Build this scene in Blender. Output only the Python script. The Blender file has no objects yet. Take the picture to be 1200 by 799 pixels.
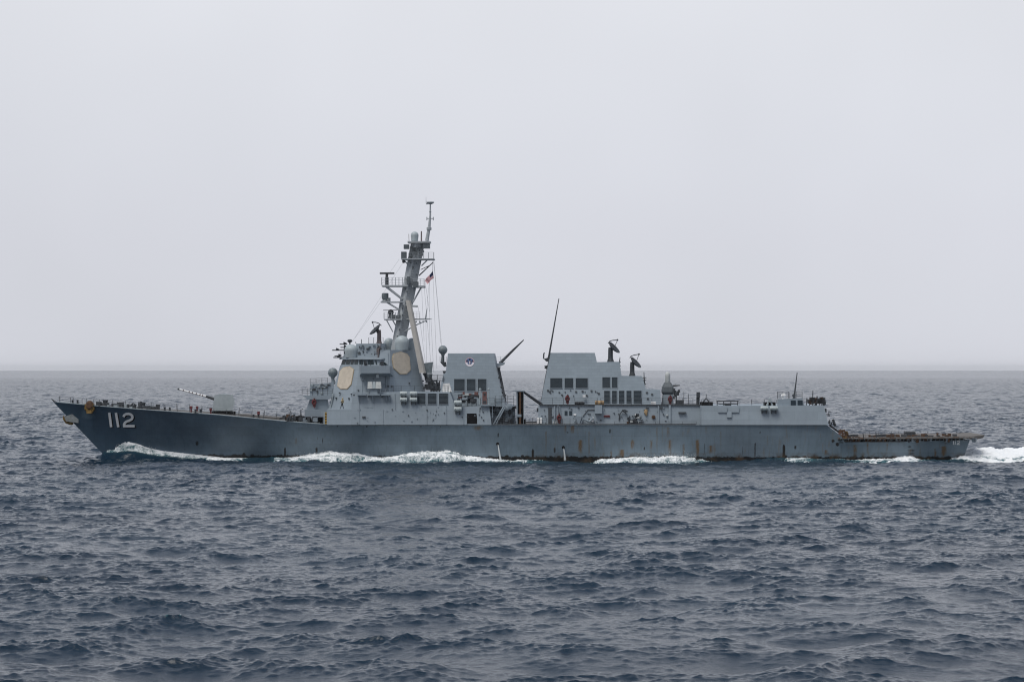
import bpy, bmesh, math, random
import numpy as np
from mathutils import Vector, Matrix

random.seed(7)
R = math.radians
SC = bpy.context.scene
COL = SC.collection

# ------------------------------------------------------------------ camera, world, sun, exposure
CAM_H = 14.92          # eye height above the sea
DIST = 380.0           # distance to the ship
FPX = 2660.0           # focal length in pixels of the 1200 px wide photograph
PITCH = math.atan((432.8 - 399.5) / FPX)
YAW = R(2.0)           # the bow is a little farther than the stern

cam_d = bpy.data.cameras.new('camera')
cam_d.sensor_width = 36.0
cam_d.lens = 36.0 * FPX / 1200.0
cam_d.clip_start = 1.0
cam_d.clip_end = 120000.0
cam = bpy.data.objects.new('camera', cam_d)
COL.objects.link(cam)
cam.location = (0, 0, CAM_H)
cam.rotation_euler = (R(90) + PITCH, 0, 0)
SC.camera = cam

SUN_EL, SUN_AZ = R(64), R(-138)      # azimuth measured from +Y towards +X: behind the camera, a little left
world = bpy.data.worlds.new('World')
SC.world = world
world.use_nodes = True
nt = world.node_tree
nt.nodes.clear()
wo = nt.nodes.new('ShaderNodeOutputWorld')
bg = nt.nodes.new('ShaderNodeBackground')
bg.inputs['Strength'].default_value = 0.1
sky = nt.nodes.new('ShaderNodeTexSky')
sky.sky_type = 'NISHITA'
sky.sun_disc = False
sky.sun_elevation = SUN_EL
sky.sun_rotation = SUN_AZ
sky.dust_density = 4.0
tc = nt.nodes.new('ShaderNodeTexCoord')
sep = nt.nodes.new('ShaderNodeSeparateXYZ')
nt.links.new(tc.outputs['Generated'], sep.inputs[0])
ramp = nt.nodes.new('ShaderNodeValToRGB')        # brightness of the cloud layer by height above the horizon
cr = ramp.color_ramp
SKY = [(0, (4.75, 4.85, 5.29)), (0.03, (4.79, 4.90, 5.34)), (0.06, (4.86, 4.95, 5.41)), (0.09, (4.97, 5.07, 5.50)), (0.165, (5.26, 5.34, 5.66)), (0.28, (4.71, 4.92, 5.43)), (0.46, (2.87, 3.18, 3.86)), (1, (1.98, 2.36, 3.14))]
cr.elements[0].position, cr.elements[1].position = SKY[0][0], SKY[-1][0]
for p, c in SKY[1:-1]:
    cr.elements.new(p)
for e, (p, c) in zip(cr.elements, SKY):
    e.position = p
    e.color = (c[0] / 10, c[1] / 10, c[2] / 10, 1)
nt.links.new(sep.outputs['Z'], ramp.inputs['Fac'])
cn = nt.nodes.new('ShaderNodeTexNoise')          # soft unevenness of the overcast
cn.inputs['Scale'].default_value = 4.5
cn.inputs['Detail'].default_value = 3.0
nt.links.new(tc.outputs['Generated'], cn.inputs['Vector'])
cm = nt.nodes.new('ShaderNodeMapRange')
cm.inputs['From Min'].default_value = 0.25
cm.inputs['From Max'].default_value = 0.75
cm.inputs['To Min'].default_value = 9.4
cm.inputs['To Max'].default_value = 10.6
nt.links.new(cn.outputs['Fac'], cm.inputs['Value'])
vm = nt.nodes.new('ShaderNodeVectorMath')
vm.operation = 'SCALE'
nt.links.new(ramp.outputs['Color'], vm.inputs[0])
az = nt.nodes.new('ShaderNodeMapRange')          # unseen sky behind the camera, dimmed to darken the ship's near side
az.interpolation_type = 'SMOOTHSTEP'
az.inputs['From Min'].default_value = -0.75
az.inputs['From Max'].default_value = 0.70
az.inputs['To Min'].default_value = 0.75
az.inputs['To Max'].default_value = 1.0
nt.links.new(sep.outputs['Y'], az.inputs['Value'])
azm = nt.nodes.new('ShaderNodeMath')
azm.operation = 'MULTIPLY'
nt.links.new(cm.outputs['Result'], azm.inputs[0])
nt.links.new(az.outputs['Result'], azm.inputs[1])
nt.links.new(azm.outputs[0], vm.inputs['Scale'])
mx = nt.nodes.new('ShaderNodeMix')
mx.data_type = 'RGBA'
mx.inputs['Factor'].default_value = 0.94
nt.links.new(sky.outputs['Color'], mx.inputs['A'])
nt.links.new(vm.outputs['Vector'], mx.inputs['B'])
nt.links.new(mx.outputs['Result'], bg.inputs['Color'])
nt.links.new(bg.outputs['Background'], wo.inputs['Surface'])

sun_d = bpy.data.lights.new('sun', 'SUN')
sun_d.energy = 1.5
sun_d.angle = R(28)
sun_d.color = (1.0, 0.96, 0.90)
sun = bpy.data.objects.new('sun', sun_d)
COL.objects.link(sun)
sd = Vector((math.sin(SUN_AZ) * math.cos(SUN_EL), math.cos(SUN_AZ) * math.cos(SUN_EL), math.sin(SUN_EL)))
sun.rotation_euler = sd.to_track_quat('Z', 'Y').to_euler()

SC.view_settings.view_transform = 'Standard'
SC.view_settings.look = 'None'
SC.view_settings.exposure = 0.55
SC.view_settings.gamma = 1.0
SC.view_settings.use_curve_mapping = False
SC.render.engine = 'CYCLES'
SC.cycles.use_denoising = True
SC.cycles.denoiser = 'OPENIMAGEDENOISE'
SC.cycles.denoising_input_passes = 'RGB_ALBEDO_NORMAL'
SC.cycles.denoising_prefilter = 'ACCURATE'
SC.cycles.max_bounces = 8
SC.cycles.volume_bounces = 4
SC.cycles.use_adaptive_sampling = False
SC.cycles.pixel_filter_type = 'BLACKMAN_HARRIS'
SC.cycles.filter_width = 1.15

# ------------------------------------------------------------------ photo measurements -> ship coordinates
# ship frame: x towards the stern, y away from the camera (port side is negative y), z up from the sea
CY, SY = math.cos(YAW), math.sin(YAW)
SHIP = Matrix.Translation((0, DIST, 0)) @ Matrix.Rotation(-YAW, 4, 'Z')
CP, SP = math.cos(PITCH), math.sin(PITCH)


def ray(px, py):
    """direction, in the ship frame, of the sight line through a measured point of the photograph"""
    u, v = (px - 600.0) / FPX, (399.5 - py) / FPX
    dx, dy, dz = u, CP - v * SP, SP + v * CP
    return Vector((dx * CY - dy * SY, dx * SY + dy * CY, dz))


EYE = Vector((DIST * SY, -DIST * CY, CAM_H))


def S(px, py, b):
    """ship-frame point seen at (px, py) that lies b metres off the centre plane"""
    d = ray(px, py)
    return EYE + d * ((b - EYE.y) / d.y)


def on_plane(px, py, p0, n):
    d = ray(px, py)
    return EYE + d * ((p0 - EYE).dot(n) / d.dot(n))


def lerp_table(t, x):
    return float(np.interp(x, [a for a, _ in t], [b for _, b in t]))


# ------------------------------------------------------------------ materials
def new_mat(name):
    m = bpy.data.materials.new(name)
    m.use_nodes = True
    n = m.node_tree
    n.nodes.clear()
    out = n.nodes.new('ShaderNodeOutputMaterial')
    b = n.nodes.new('ShaderNodeBsdfPrincipled')
    n.links.new(b.outputs[0], out.inputs['Surface'])
    return m, n, b


def N(n, t, **kw):
    x = n.nodes.new(t)
    for k, v in kw.items():
        if k in x.inputs:
            x.inputs[k].default_value = v
        else:
            setattr(x, k, v)
    return x


def mixrgb(n, fac, a, b, mode='MIX'):
    m = n.nodes.new('ShaderNodeMix')
    m.data_type = 'RGBA'
    m.blend_type = mode
    for key, val in (('Factor', fac), ('A', a), ('B', b)):
        if hasattr(val, 'is_linked') or hasattr(val, 'links'):
            n.links.new(val, m.inputs[key])
        else:
            m.inputs[key].default_value = val if key == 'Factor' else (*val, 1)
    return m.outputs['Result']


def mrange(n, val, a, b, c=0.0, d=1.0):
    m = n.nodes.new('ShaderNodeMapRange')
    m.inputs['From Min'].default_value = a
    m.inputs['From Max'].default_value = b
    m.inputs['To Min'].default_value = c
    m.inputs['To Max'].default_value = d
    n.links.new(val, m.inputs['Value'])
    return m.outputs['Result']


def noise(n, vec, scale, detail=4.0, rough=0.55, stretch=None):
    if stretch:
        mp = n.nodes.new('ShaderNodeMapping')
        mp.inputs['Scale'].default_value = stretch
        n.links.new(vec, mp.inputs['Vector'])
        vec = mp.outputs['Vector']
    t = N(n, 'ShaderNodeTexNoise', Scale=scale, Detail=detail, Roughness=rough)
    n.links.new(vec, t.inputs['Vector'])
    return t.outputs['Fac']


def paint(name, col, rough=0.55, weather=0.35, streak=0.25, tiles=False, rust=0.0, seams=True, spec=0.35):
    """weathered naval paint: patchy repaint tones, rain streaks, weld seams, optional tile pattern and rust bleeding"""
    m, n, b = new_mat(name)
    co = n.nodes.new('ShaderNodeTexCoord').outputs['Object']
    c = tuple(col)
    dark = tuple(x * (1 - 0.55 * weather) for x in c)
    lite = tuple(min(1, x * (1 + 0.32 * weather)) for x in c)
    f1 = mrange(n, noise(n, co, 0.35, 5), 0.3, 0.7)
    base = mixrgb(n, f1, dark, lite)
    base = mixrgb(n, 0.5, base, c)
    f2 = mrange(n, noise(n, co, 1.0, 3, 0.6, (2.2, 2.2, 0.12)), 0.5, 0.78, 0, streak)
    base = mixrgb(n, f2, base, tuple(x * 0.6 for x in c))
    f3 = mrange(n, noise(n, co, 6.0, 3), 0.62, 0.72, 0, 0.2 * weather)
    base = mixrgb(n, f3, base, tuple(x * 0.55 for x in c))
    bump_src = None
    if tiles or seams:
        mp = n.nodes.new('ShaderNodeMapping')
        mp.inputs['Rotation'].default_value = (R(90), 0, 0)
        n.links.new(co, mp.inputs['Vector'])
        br = n.nodes.new('ShaderNodeTexBrick')
        n.links.new(mp.outputs['Vector'], br.inputs['Vector'])
        k = 0.10 if tiles else 0.09
        br.inputs['Color1'].default_value = (1, 1, 1, 1)
        br.inputs['Color2'].default_value = (1 - k, 1 - k, 1 - k, 1)
        br.inputs['Mortar'].default_value = (0.86, 0.86, 0.86, 1) if tiles else (0.80, 0.80, 0.80, 1)
        br.inputs['Scale'].default_value = 1.0
        br.inputs['Brick Width'].default_value = 0.95 if tiles else 3.7
        br.inputs['Row Height'].default_value = 0.5 if tiles else 1.35
        br.inputs['Mortar Size'].default_value = 0.03
        br.inputs['Mortar Smooth'].default_value = 0.6
        base = mixrgb(n, 1.0, base, br.outputs['Color'], 'MULTIPLY')
    if rust > 0:
        f4 = mrange(n, noise(n, co, 0.9, 6, 0.65, (1.6, 1.6, 0.35)), 0.66, 0.76, 0, rust)
        base = mixrgb(n, f4, base, (0.17, 0.075, 0.03))
    n.links.new(base, b.inputs['Base Color'])
    b.inputs['Roughness'].default_value = rough
    b.inputs['Specular IOR Level'].default_value = spec
    bp = N(n, 'ShaderNodeBump', Strength=0.25, Distance=0.05)
    n.links.new(noise(n, co, 0.8, 4), bp.inputs['Height'])
    n.links.new(bp.outputs['Normal'], b.inputs['Normal'])
    return m


def plain(name, col, rough=0.6, var=0.25, scale=3.0, metallic=0.0, spec=0.35):
    m, n, b = new_mat(name)
    co = n.nodes.new('ShaderNodeTexCoord').outputs['Object']
    f = mrange(n, noise(n, co, scale, 4), 0.3, 0.7)
    n.links.new(mixrgb(n, f, tuple(x * (1 - var) for x in col), tuple(min(1, x * (1 + var * 0.7)) for x in col)), b.inputs['Base Color'])
    b.inputs['Roughness'].default_value = rough
    b.inputs['Metallic'].default_value = metallic
    b.inputs['Specular IOR Level'].default_value = spec
    return m


GREY = (0.287, 0.340, 0.384)
M = {
    'grey': paint('haze_grey_paint', GREY, streak=0.22, weather=0.30, rust=0.10),
    'tile': paint('funnel_tile_grey', (0.262, 0.316, 0.360), tiles=True, weather=0.25, streak=0.12),
    'mast': paint('mast_grey_paint', (0.40, 0.43, 0.45), weather=0.45, streak=0.35, seams=False),
    'leg': paint('mast_leg_buff', (0.40, 0.385, 0.36), weather=0.5, streak=0.35, seams=False),
    'deck': paint('deck_nonskid', (0.13, 0.125, 0.12), rough=0.85, weather=0.6, streak=0.1, seams=False, rust=0.5),
    'fdeck': paint('flight_deck_nonskid', (0.155, 0.145, 0.135), rough=0.9, weather=0.5, streak=0.1, seams=False, rust=0.4),
    'light': plain('pale_grey_paint', (0.36, 0.41, 0.43), 0.5, 0.15),
    'gun': plain('gun_house_grey', (0.285, 0.325, 0.34), 0.5, 0.12, 1.2),
    'dome': plain('radome_grey', (0.40, 0.455, 0.475), 0.45, 0.10, 1.5),
    'dome2': plain('radome_dark', (0.20, 0.235, 0.25), 0.4, 0.25, 2.0),
    'louver': plain('louver_slate', (0.020, 0.036, 0.050), 0.65, 0.2, 1.0),
    'dark': plain('dark_grey', (0.055, 0.062, 0.07), 0.6, 0.3),
    'black': plain('black_rubber', (0.005, 0.005, 0.006), 0.7, 0.3, spec=0.15),
    'white': plain('white_paint', (0.88, 0.88, 0.87), 0.5, 0.06),
    'bone': plain('weathered_white', (0.50, 0.52, 0.51), 0.55, 0.2),
    'raft': plain('raft_fibreglass', (0.43, 0.485, 0.49), 0.45, 0.12),
    'tan': plain('radar_face_tan', (0.56, 0.495, 0.405), 0.6, 0.12, 1.3),
    'tanrim': plain('radar_rim_tan', (0.42, 0.34, 0.23), 0.65, 0.3, 3.0),
    'mid': plain('mid_grey', (0.11, 0.128, 0.14), 0.55, 0.2),
    'red': plain('signal_red', (0.16, 0.035, 0.04), 0.55, 0.35, 6.0),
    'rustred': plain('red_oxide', (0.20, 0.10, 0.09), 0.7, 0.4, 3.0),
    'pinkgrey': plain('faded_primer', (0.19, 0.155, 0.155), 0.7, 0.35, 3.0),
    'rust': plain('rust', (0.10, 0.055, 0.032), 0.85, 0.45, 2.0),
    'anchor': plain('anchor_rusty_yellow', (0.22, 0.135, 0.04), 0.75, 0.55, 2.5),
    'salt': plain('scoured_paint', (0.20, 0.22, 0.225), 0.7, 0.3, 2.0),
    'glass': plain('bridge_glass', (0.015, 0.028, 0.032), 0.08, 0.2, 1.0, spec=0.6),
    'yellow': plain('yellow_paint', (0.50, 0.32, 0.05), 0.6, 0.3),
    'tanbag': plain('tan_canvas', (0.42, 0.29, 0.16), 0.85, 0.3, 4.0),
    'wire': plain('wire_rope', (0.08, 0.085, 0.092), 0.6, 0.2),
    'pink': plain('crest_pink', (0.55, 0.38, 0.42), 0.6, 0.1),
    'blue': plain('crest_blue', (0.09, 0.16, 0.32), 0.6, 0.1),
    'navy': plain('crest_navy', (0.025, 0.035, 0.09), 0.6, 0.1),
    'crestwhite': plain('crest_white', (0.72, 0.69, 0.74), 0.6, 0.05),
    'fred': plain('flag_red', (0.62, 0.045, 0.065), 0.8, 0.1),
    'fwhite': plain('flag_white', (0.82, 0.78, 0.78), 0.8, 0.05),
    'fblue': plain('flag_blue', (0.02, 0.03, 0.09), 0.8, 0.1),
    'skin': plain('skin', (0.45, 0.28, 0.20), 0.6, 0.1),
    'vest': plain('tan_vest', (0.50, 0.40, 0.22), 0.8, 0.2),
    'navycloth': plain('navy_cloth', (0.02, 0.024, 0.035), 0.85, 0.2),
}


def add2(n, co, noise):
    """distance along the ship with an uneven edge: drives a hull tone darker towards the bow"""
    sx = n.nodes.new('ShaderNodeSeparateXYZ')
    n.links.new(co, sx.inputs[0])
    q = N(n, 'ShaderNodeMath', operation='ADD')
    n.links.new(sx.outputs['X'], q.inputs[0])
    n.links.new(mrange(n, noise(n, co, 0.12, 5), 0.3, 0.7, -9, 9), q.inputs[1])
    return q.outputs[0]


def make_hull_mat():
    m = paint('hull_grey_paint', (0.188, 0.246, 0.292), rough=0.5, streak=0.5, weather=0.55, spec=0.4)
    n = m.node_tree
    b = [x for x in n.nodes if x.type == 'BSDF_PRINCIPLED'][0]
    base = b.inputs['Base Color'].links[0].from_socket
    co = n.nodes.new('ShaderNodeTexCoord').outputs['Object']
    # rust stains: where they sit is measured, their ragged outline is noise
    at = N(n, 'ShaderNodeAttribute', attribute_name='rust')
    sepc = n.nodes.new('ShaderNodeSeparateColor')
    n.links.new(at.outputs['Color'], sepc.inputs[0])
    nz = noise(n, co, 1.6, 5, 0.7, (2.0, 2.0, 0.5))
    def mul(a, bsock):
        q = N(n, 'ShaderNodeMath', operation='MULTIPLY')
        n.links.new(a, q.inputs[0]); n.links.new(bsock, q.inputs[1])
        return q.outputs[0]
    def add(a, bsock):
        q = N(n, 'ShaderNodeMath', operation='ADD')
        n.links.new(a, q.inputs[0]); n.links.new(bsock, q.inputs[1])
        return q.outputs[0]
    nf = noise(n, co, 1.0, 6, 0.75, (7.0, 7.0, 0.45))
    r1 = mrange(n, mul(mul(sepc.outputs['Red'], mrange(n, nz, 0.25, 0.65, 0.2, 1.5)), mrange(n, nf, 0.3, 0.65, 0.15, 1.4)), 0.03, 0.55, 0, 0.9)
    base = mixrgb(n, r1, base, (0.15, 0.095, 0.045))
    r2 = mrange(n, mul(sepc.outputs['Green'], mrange(n, nz, 0.25, 0.65, 0.5, 1.5)), 0.25, 0.6)
    base = mixrgb(n, r2, base, (0.018, 0.016, 0.015))
    r3 = mrange(n, mul(sepc.outputs['Blue'], mrange(n, nz, 0.25, 0.65, 0.4, 1.4)), 0.2, 0.9)
    base = mixrgb(n, r3, base, (0.36, 0.39, 0.40))
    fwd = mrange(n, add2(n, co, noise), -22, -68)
    base = mixrgb(n, fwd, base, mixrgb(n, 1.0, base, (0.21, 0.315, 0.405), 'MULTIPLY'))  # base colour multiplied darker towards the bow
    # faint long rust runs over the whole after body
    fz = mrange(n, noise(n, co, 1.0, 4, 0.6, (1.7, 1.7, 0.10)), 0.58, 0.72, 0, 0.42)
    sx = n.nodes.new('ShaderNodeSeparateXYZ')
    n.links.new(co, sx.inputs[0])
    aft = mrange(n, sx.outputs['X'], -5, 15)
    base = mixrgb(n, mul(fz, aft), base, (0.19, 0.13, 0.07))
    # boot topping: black band at the waterline with an uneven scum edge
    edge = add(sx.outputs['Z'], mrange(n, noise(n, co, 1.2, 5, 0.7), 0.3, 0.7, -0.28, 0.28))
    bt = mrange(n, edge, 0.82, 0.62)
    base = mixrgb(n, bt, base, (0.012, 0.012, 0.012))
    scum = mul(mrange(n, edge, 1.5, 0.6), mrange(n, noise(n, co, 0.7, 5), 0.46, 0.62))
    base = mixrgb(n, mul(scum, aft), base, (0.075, 0.05, 0.03))
    n.links.new(base, b.inputs['Base Color'])
    for x in n.nodes:
        if x.type == 'BUMP':
            x.inputs['Strength'].default_value = 0.5
            x.inputs['Distance'].default_value = 0.12
    return m


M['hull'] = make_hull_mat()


def make_sea_mat():
    m, n, b = new_mat('sea_water')
    geo = n.nodes.new('ShaderNodeNewGeometry').outputs['Position']
    fo = N(n, 'ShaderNodeAttribute', attribute_name='foam')
    ro = N(n, 'ShaderNodeAttribute', attribute_name='rough')
    deep = mixrgb(n, mrange(n, noise(n, geo, 0.02, 3), 0.3, 0.7), (0.004, 0.016, 0.031), (0.006, 0.023, 0.042))
    aer = mixrgb(n, mrange(n, fo.outputs['Fac'], 0.0, 0.5), deep, (0.035, 0.095, 0.115))
    nz = noise(n, geo, 1.3, 6, 0.7)
    q = N(n, 'ShaderNodeMath', operation='ADD')
    n.links.new(fo.outputs['Fac'], q.inputs[0]); n.links.new(mrange(n, nz, 0.3, 0.7, -0.35, 0.35), q.inputs[1])
    f = mrange(n, q.outputs[0], 0.55, 0.75)
    n.links.new(mixrgb(n, f, aer, (0.75, 0.79, 0.80)), b.inputs['Base Color'])
    rr = N(n, 'ShaderNodeMath', operation='MAXIMUM')
    n.links.new(ro.outputs['Fac'], rr.inputs[0]); n.links.new(mrange(n, f, 0, 1, 0, 0.7), rr.inputs[1])
    n.links.new(rr.outputs[0], b.inputs['Roughness'])
    b.inputs['IOR'].default_value = 1.333
    bp = N(n, 'ShaderNodeBump', Strength=1.0, Distance=0.07)
    n.links.new(mrange(n, ro.outputs['Fac'], 0.125, 0.20, 1.0, 0.08), bp.inputs['Strength'])
    n.links.new(noise(n, geo, 2.1, 6, 0.68, (0.7, 1.0, 1.0)), bp.inputs['Height'])
    b2 = N(n, 'ShaderNodeBump', Distance=0.30)
    n.links.new(mrange(n, ro.outputs['Fac'], 0.125, 0.19, 0.0, 0.5), b2.inputs['Strength'])
    n.links.new(noise(n, geo, 0.55, 4, 0.6, (0.8, 1.0, 1.0)), b2.inputs['Height'])
    n.links.new(bp.outputs['Normal'], b2.inputs['Normal'])
    n.links.new(b2.outputs['Normal'], b.inputs['Normal'])
    return m


def make_foam_mat():
    m, n, b = new_mat('sea_foam')
    geo = n.nodes.new('ShaderNodeNewGeometry').outputs['Position']
    at = N(n, 'ShaderNodeAttribute', attribute_name='thick')
    f = noise(n, geo, 0.9, 6, 0.7, (0.6, 1, 1))
    q = N(n, 'ShaderNodeMath', operation='ADD')
    n.links.new(at.outputs['Fac'], q.inputs[0]); n.links.new(mrange(n, f, 0.3, 0.7, -0.48, 0.48), q.inputs[1])
    c = mixrgb(n, mrange(n, q.outputs[0], 0.15, 0.62), (0.06, 0.135, 0.155), (0.86, 0.88, 0.89))
    n.links.new(c, b.inputs['Base Color'])
    n.links.new(mrange(n, q.outputs[0], 0.15, 0.55, 0.15, 0.8), b.inputs['Roughness'])
    bp = N(n, 'ShaderNodeBump', Strength=0.35, Distance=0.06)
    n.links.new(noise(n, geo, 2.2, 6, 0.7), bp.inputs['Height'])
    n.links.new(bp.outputs['Normal'], b.inputs['Normal'])
    return m


M['sea'] = make_sea_mat()
M['foam'] = make_foam_mat()


# ------------------------------------------------------------------ mesh helpers
class MB:
    def __init__(self):
        self.v, self.f, self.m, self.marks = [], [], [], []

    def add(self, verts, faces, mi=0):
        o = len(self.v)
        self.marks.append((o, len(self.f)))
        self.v.extend([tuple(p) for p in verts])
        self.f.extend([tuple(i + o for i in f) for f in faces])
        self.m.extend([mi] * len(faces))
        return self

    def pieces(self, names, mats, parent=None, smooth=False):
        """every primitive added becomes a part of its own"""
        ends = self.marks[1:] + [(len(self.v), len(self.f))]
        mats = mats if isinstance(mats, (list, tuple)) else [mats]
        names = names if isinstance(names, (list, tuple)) else [names]
        for i, ((v0, f0), (v1, f1)) in enumerate(zip(self.marks, ends)):
            q = MB()
            q.v = self.v[v0:v1]
            q.f = [tuple(a - v0 for a in f) for f in self.f[f0:f1]]
            q.m = [0] * len(q.f)
            q.build(names[i % len(names)], mats[self.m[f0]], parent, smooth)

    def hexa(self, p, mi=0):      # p: 4 bottom points then 4 top points, same winding
        return self.add(p, [(0, 1, 2, 3), (7, 6, 5, 4), (0, 4, 5, 1), (1, 5, 6, 2), (2, 6, 7, 3), (3, 7, 4, 0)], mi)

    def box(self, x0, x1, y0, y1, z0, z1, mi=0):
        return self.hexa([(x0, y0, z0), (x1, y0, z0), (x1, y1, z0), (x0, y1, z0), (x0, y0, z1), (x1, y0, z1), (x1, y1, z1), (x0, y1, z1)], mi)

    def prism(self, front, back, mi=0):
        k = len(front)
        fs = [tuple(range(k)), tuple(range(2 * k - 1, k - 1, -1))]
        fs += [(i, i + k, (i + 1) % k + k, (i + 1) % k) for i in range(k)]
        return self.add(list(front) + list(back), fs, mi)

    def loft(self, rings, mi=0):
        k = len(rings[0])
        vs = [p for r in rings for p in r]
        fs = [tuple(range(k - 1, -1, -1)), tuple((len(rings) - 1) * k + i for i in range(k))]
        for j in range(len(rings) - 1):
            for i in range(k):
                fs.append((j * k + i, j * k + (i + 1) % k, (j + 1) * k + (i + 1) % k, (j + 1) * k + i))
        return self.add(vs, fs, mi)

    def tube(self, p, q, r0, r1=None, n=6, mi=0):
        return self.path([p, q], [r0, r0 if r1 is None else r1], n, mi)

    def path(self, pts, r, n=6, mi=0):
        pts = [Vector(p) for p in pts]
        if not isinstance(r, (list, tuple)):
            r = [r] * len(pts)
        rings = []
        for i, p in enumerate(pts):
            d = (pts[min(i + 1, len(pts) - 1)] - pts[max(i - 1, 0)]).normalized()
            a = d.orthogonal() if abs(d.z) > 0.9 else Vector((0, 0, 1)).cross(d)
            a.normalize()
            b = d.cross(a)
            rings.append([p + (a * math.cos(2 * math.pi * (k + .5) / n) + b * math.sin(2 * math.pi * (k + .5) / n)) * r[i] for k in range(n)])
        return self.loft(rings, mi)

    def lathe(self, prof, o, axis=(0, 0, 1), n=20, mi=0):
        """prof: (radius, height) pairs along axis from o"""
        o, ax = Vector(o), Vector(axis).normalized()
        a = ax.orthogonal().normalized()
        b = ax.cross(a)
        rings = [[o + ax * h + (a * math.cos(2 * math.pi * k / n) + b * math.sin(2 * math.pi * k / n)) * max(r, 1e-3) for k in range(n)] for r, h in prof]
        return self.loft(rings, mi)

    def ball(self, c, r, n=20, mi=0):
        return self.lathe([(r * math.sin(t * math.pi / 12), -r * math.cos(t * math.pi / 12)) for t in range(13)], c, n=n, mi=mi)

    def rail(self, pts, h=1.05, step=1.9, r=0.036, wires=3):
        """stanchions with lines between them along a polyline"""
        pts = [Vector(p) for p in pts]
        n0 = len(self.marks)
        for a, b in zip(pts, pts[1:]):
            L = (b - a).length
            k = max(1, round(L / step))
            for i in range(k + 1):
                p = a.lerp(b, i / k)
                self.tube(p, p + Vector((0, 0, h)), r, n=5)
            for w in range(1, wires + 1):
                up = Vector((0, 0, h * w / wires))
                self.tube(a + up, b + up, r * 0.62, n=4)
        del self.marks[n0 + 1:]
        return self

    def build(self, name, mats, parent=None, smooth=False, recalc=True, at=None):
        me = bpy.data.meshes.new(name)
        v = self.v
        if at is not None:
            v = [(p[0] - at[0], p[1] - at[1], p[2] - at[2]) for p in v]
        me.from_pydata(v, [], self.f)
        mats = mats if isinstance(mats, (list, tuple)) else [mats]
        for m in mats:
            me.materials.append(M[m] if isinstance(m, str) else m)
        me.polygons.foreach_set('material_index', self.m)
        if recalc:
            bm = bmesh.new()
            bm.from_mesh(me)
            bmesh.ops.recalc_face_normals(bm, faces=bm.faces)
            bm.to_mesh(me)
            bm.free()
        if smooth:
            me.polygons.foreach_set('use_smooth', [True] * len(me.polygons))
            me.set_sharp_from_angle(angle=R(38))
        o = bpy.data.objects.new(name, me)
        COL.objects.link(o)
        if parent is not None:
            o.parent = parent
        if at is not None:
            o.location = at
        return o


def tag(o, label=None, cat=None, group=None, kind=None):
    for k, val in (('label', label), ('category', cat), ('group', group), ('kind', kind)):
        if val:
            o[k] = val
    return o


def empty(name, p=(0, 0, 0)):
    """an Empty standing at a ship-frame point"""
    o = bpy.data.objects.new(name, None)
    o.empty_display_size = 0.5
    COL.objects.link(o)
    o.matrix_world = SHIP @ Matrix.Translation(p)
    return o


def copy_tree(o, parent=None):
    c = o.copy()
    COL.objects.link(c)
    if parent is not None:
        c.parent = parent
    for ch in [x for x in o.children]:
        copy_tree(ch, c)
    return c


ship = empty('warship')
tag(ship, 'grey naval destroyer numbered 112 with rust streaked hull steaming across the dark sea', 'warship')

# ------------------------------------------------------------------ hull
XB = S(62.8, 471, 0).x
HBD = [(0, 0.12), (3, 1.15), (6, 2.05), (10, 3.25), (20, 5.5), (30, 7.3), (45, 9.0), (60, 9.8), (72, 10.0), (105, 10.0), (125, 9.7), (140, 9.2), (153, 8.5)]
HBW = [(0, 0.05), (6, 0.45), (12, 1.15), (22, 2.6), (32, 4.0), (45, 5.95), (60, 7.7), (75, 8.75), (105, 9.1), (125, 8.8), (140, 8.2), (153, 7.5)]
HULL_L = 152.2


def hbd(x): return lerp_table(HBD, x - XB)
def hbw(x): return lerp_table(HBW, x - XB)


EDGE = [(62.8, 471), (112, 475.6), (162.7, 479.6), (190, 481.5), (256.6, 486.2), (330, 493.2), (383, 497.3), (410, 498.2), (969, 498), (986, 511), (990, 518.2), (1060, 517.2), (1141, 515.2)]
deck_tab = []
for px, py in EDGE:
    b = 5.0
    for _ in range(8):
        p = S(px, py, -b)
        b = hbd(p.x)
    deck_tab.append((p.x, p.z))


def zdeck(x): return lerp_table(deck_tab, x)


Z_STEM = zdeck(XB)
KEEL = -4.0


def rake(z): return (Z_STEM - z) * (7.75 / 8.05)


def flare(x, z):
    """half breadth of the hull at deck station x and height z"""
    zd = zdeck(x)
    bd, bw = hbd(x), hbw(x)
    if z >= 0:
        t = min(1.0, z / zd)
        pw = 1.0 + 0.35 * max(0.0, 1 - (x - XB) / 70.0)
        return bw + (bd - bw) * t ** pw
    t = z / KEEL
    return bw * (1 - 0.45 * t ** 2)


BOWL = 40.0


def station_x(X, z):
    x = X + rake(z) * max(0.0, 1 - (X - XB) / BOWL)
    s = X - XB
    if s > HULL_L - 8:
        x -= (s - (HULL_L - 8)) / 8 * 1.25 * (4.0 - z) / 4.0
    return x


def hull_point(px, py, off=0.0):
    """the point of the port side plating seen at (px, py)"""
    b = 6.0
    for _ in range(14):
        p = S(px, py, -(b + off))
        X = p.x
        for _ in range(6):
            X -= station_x(X, p.z) - p.x
        b = 0.5 * b + 0.5 * flare(X, p.z)
    return S(px, py, -(b + off))


STAINS = []   # (px, py_top, py_bottom, half width px, channel, strength); channel 0 rust, 1 black, 2 scoured pale
def stain(px, y0, y1, w, ch, s=1.0): STAINS.append((px, y0, y1, w, ch, s))


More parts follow.
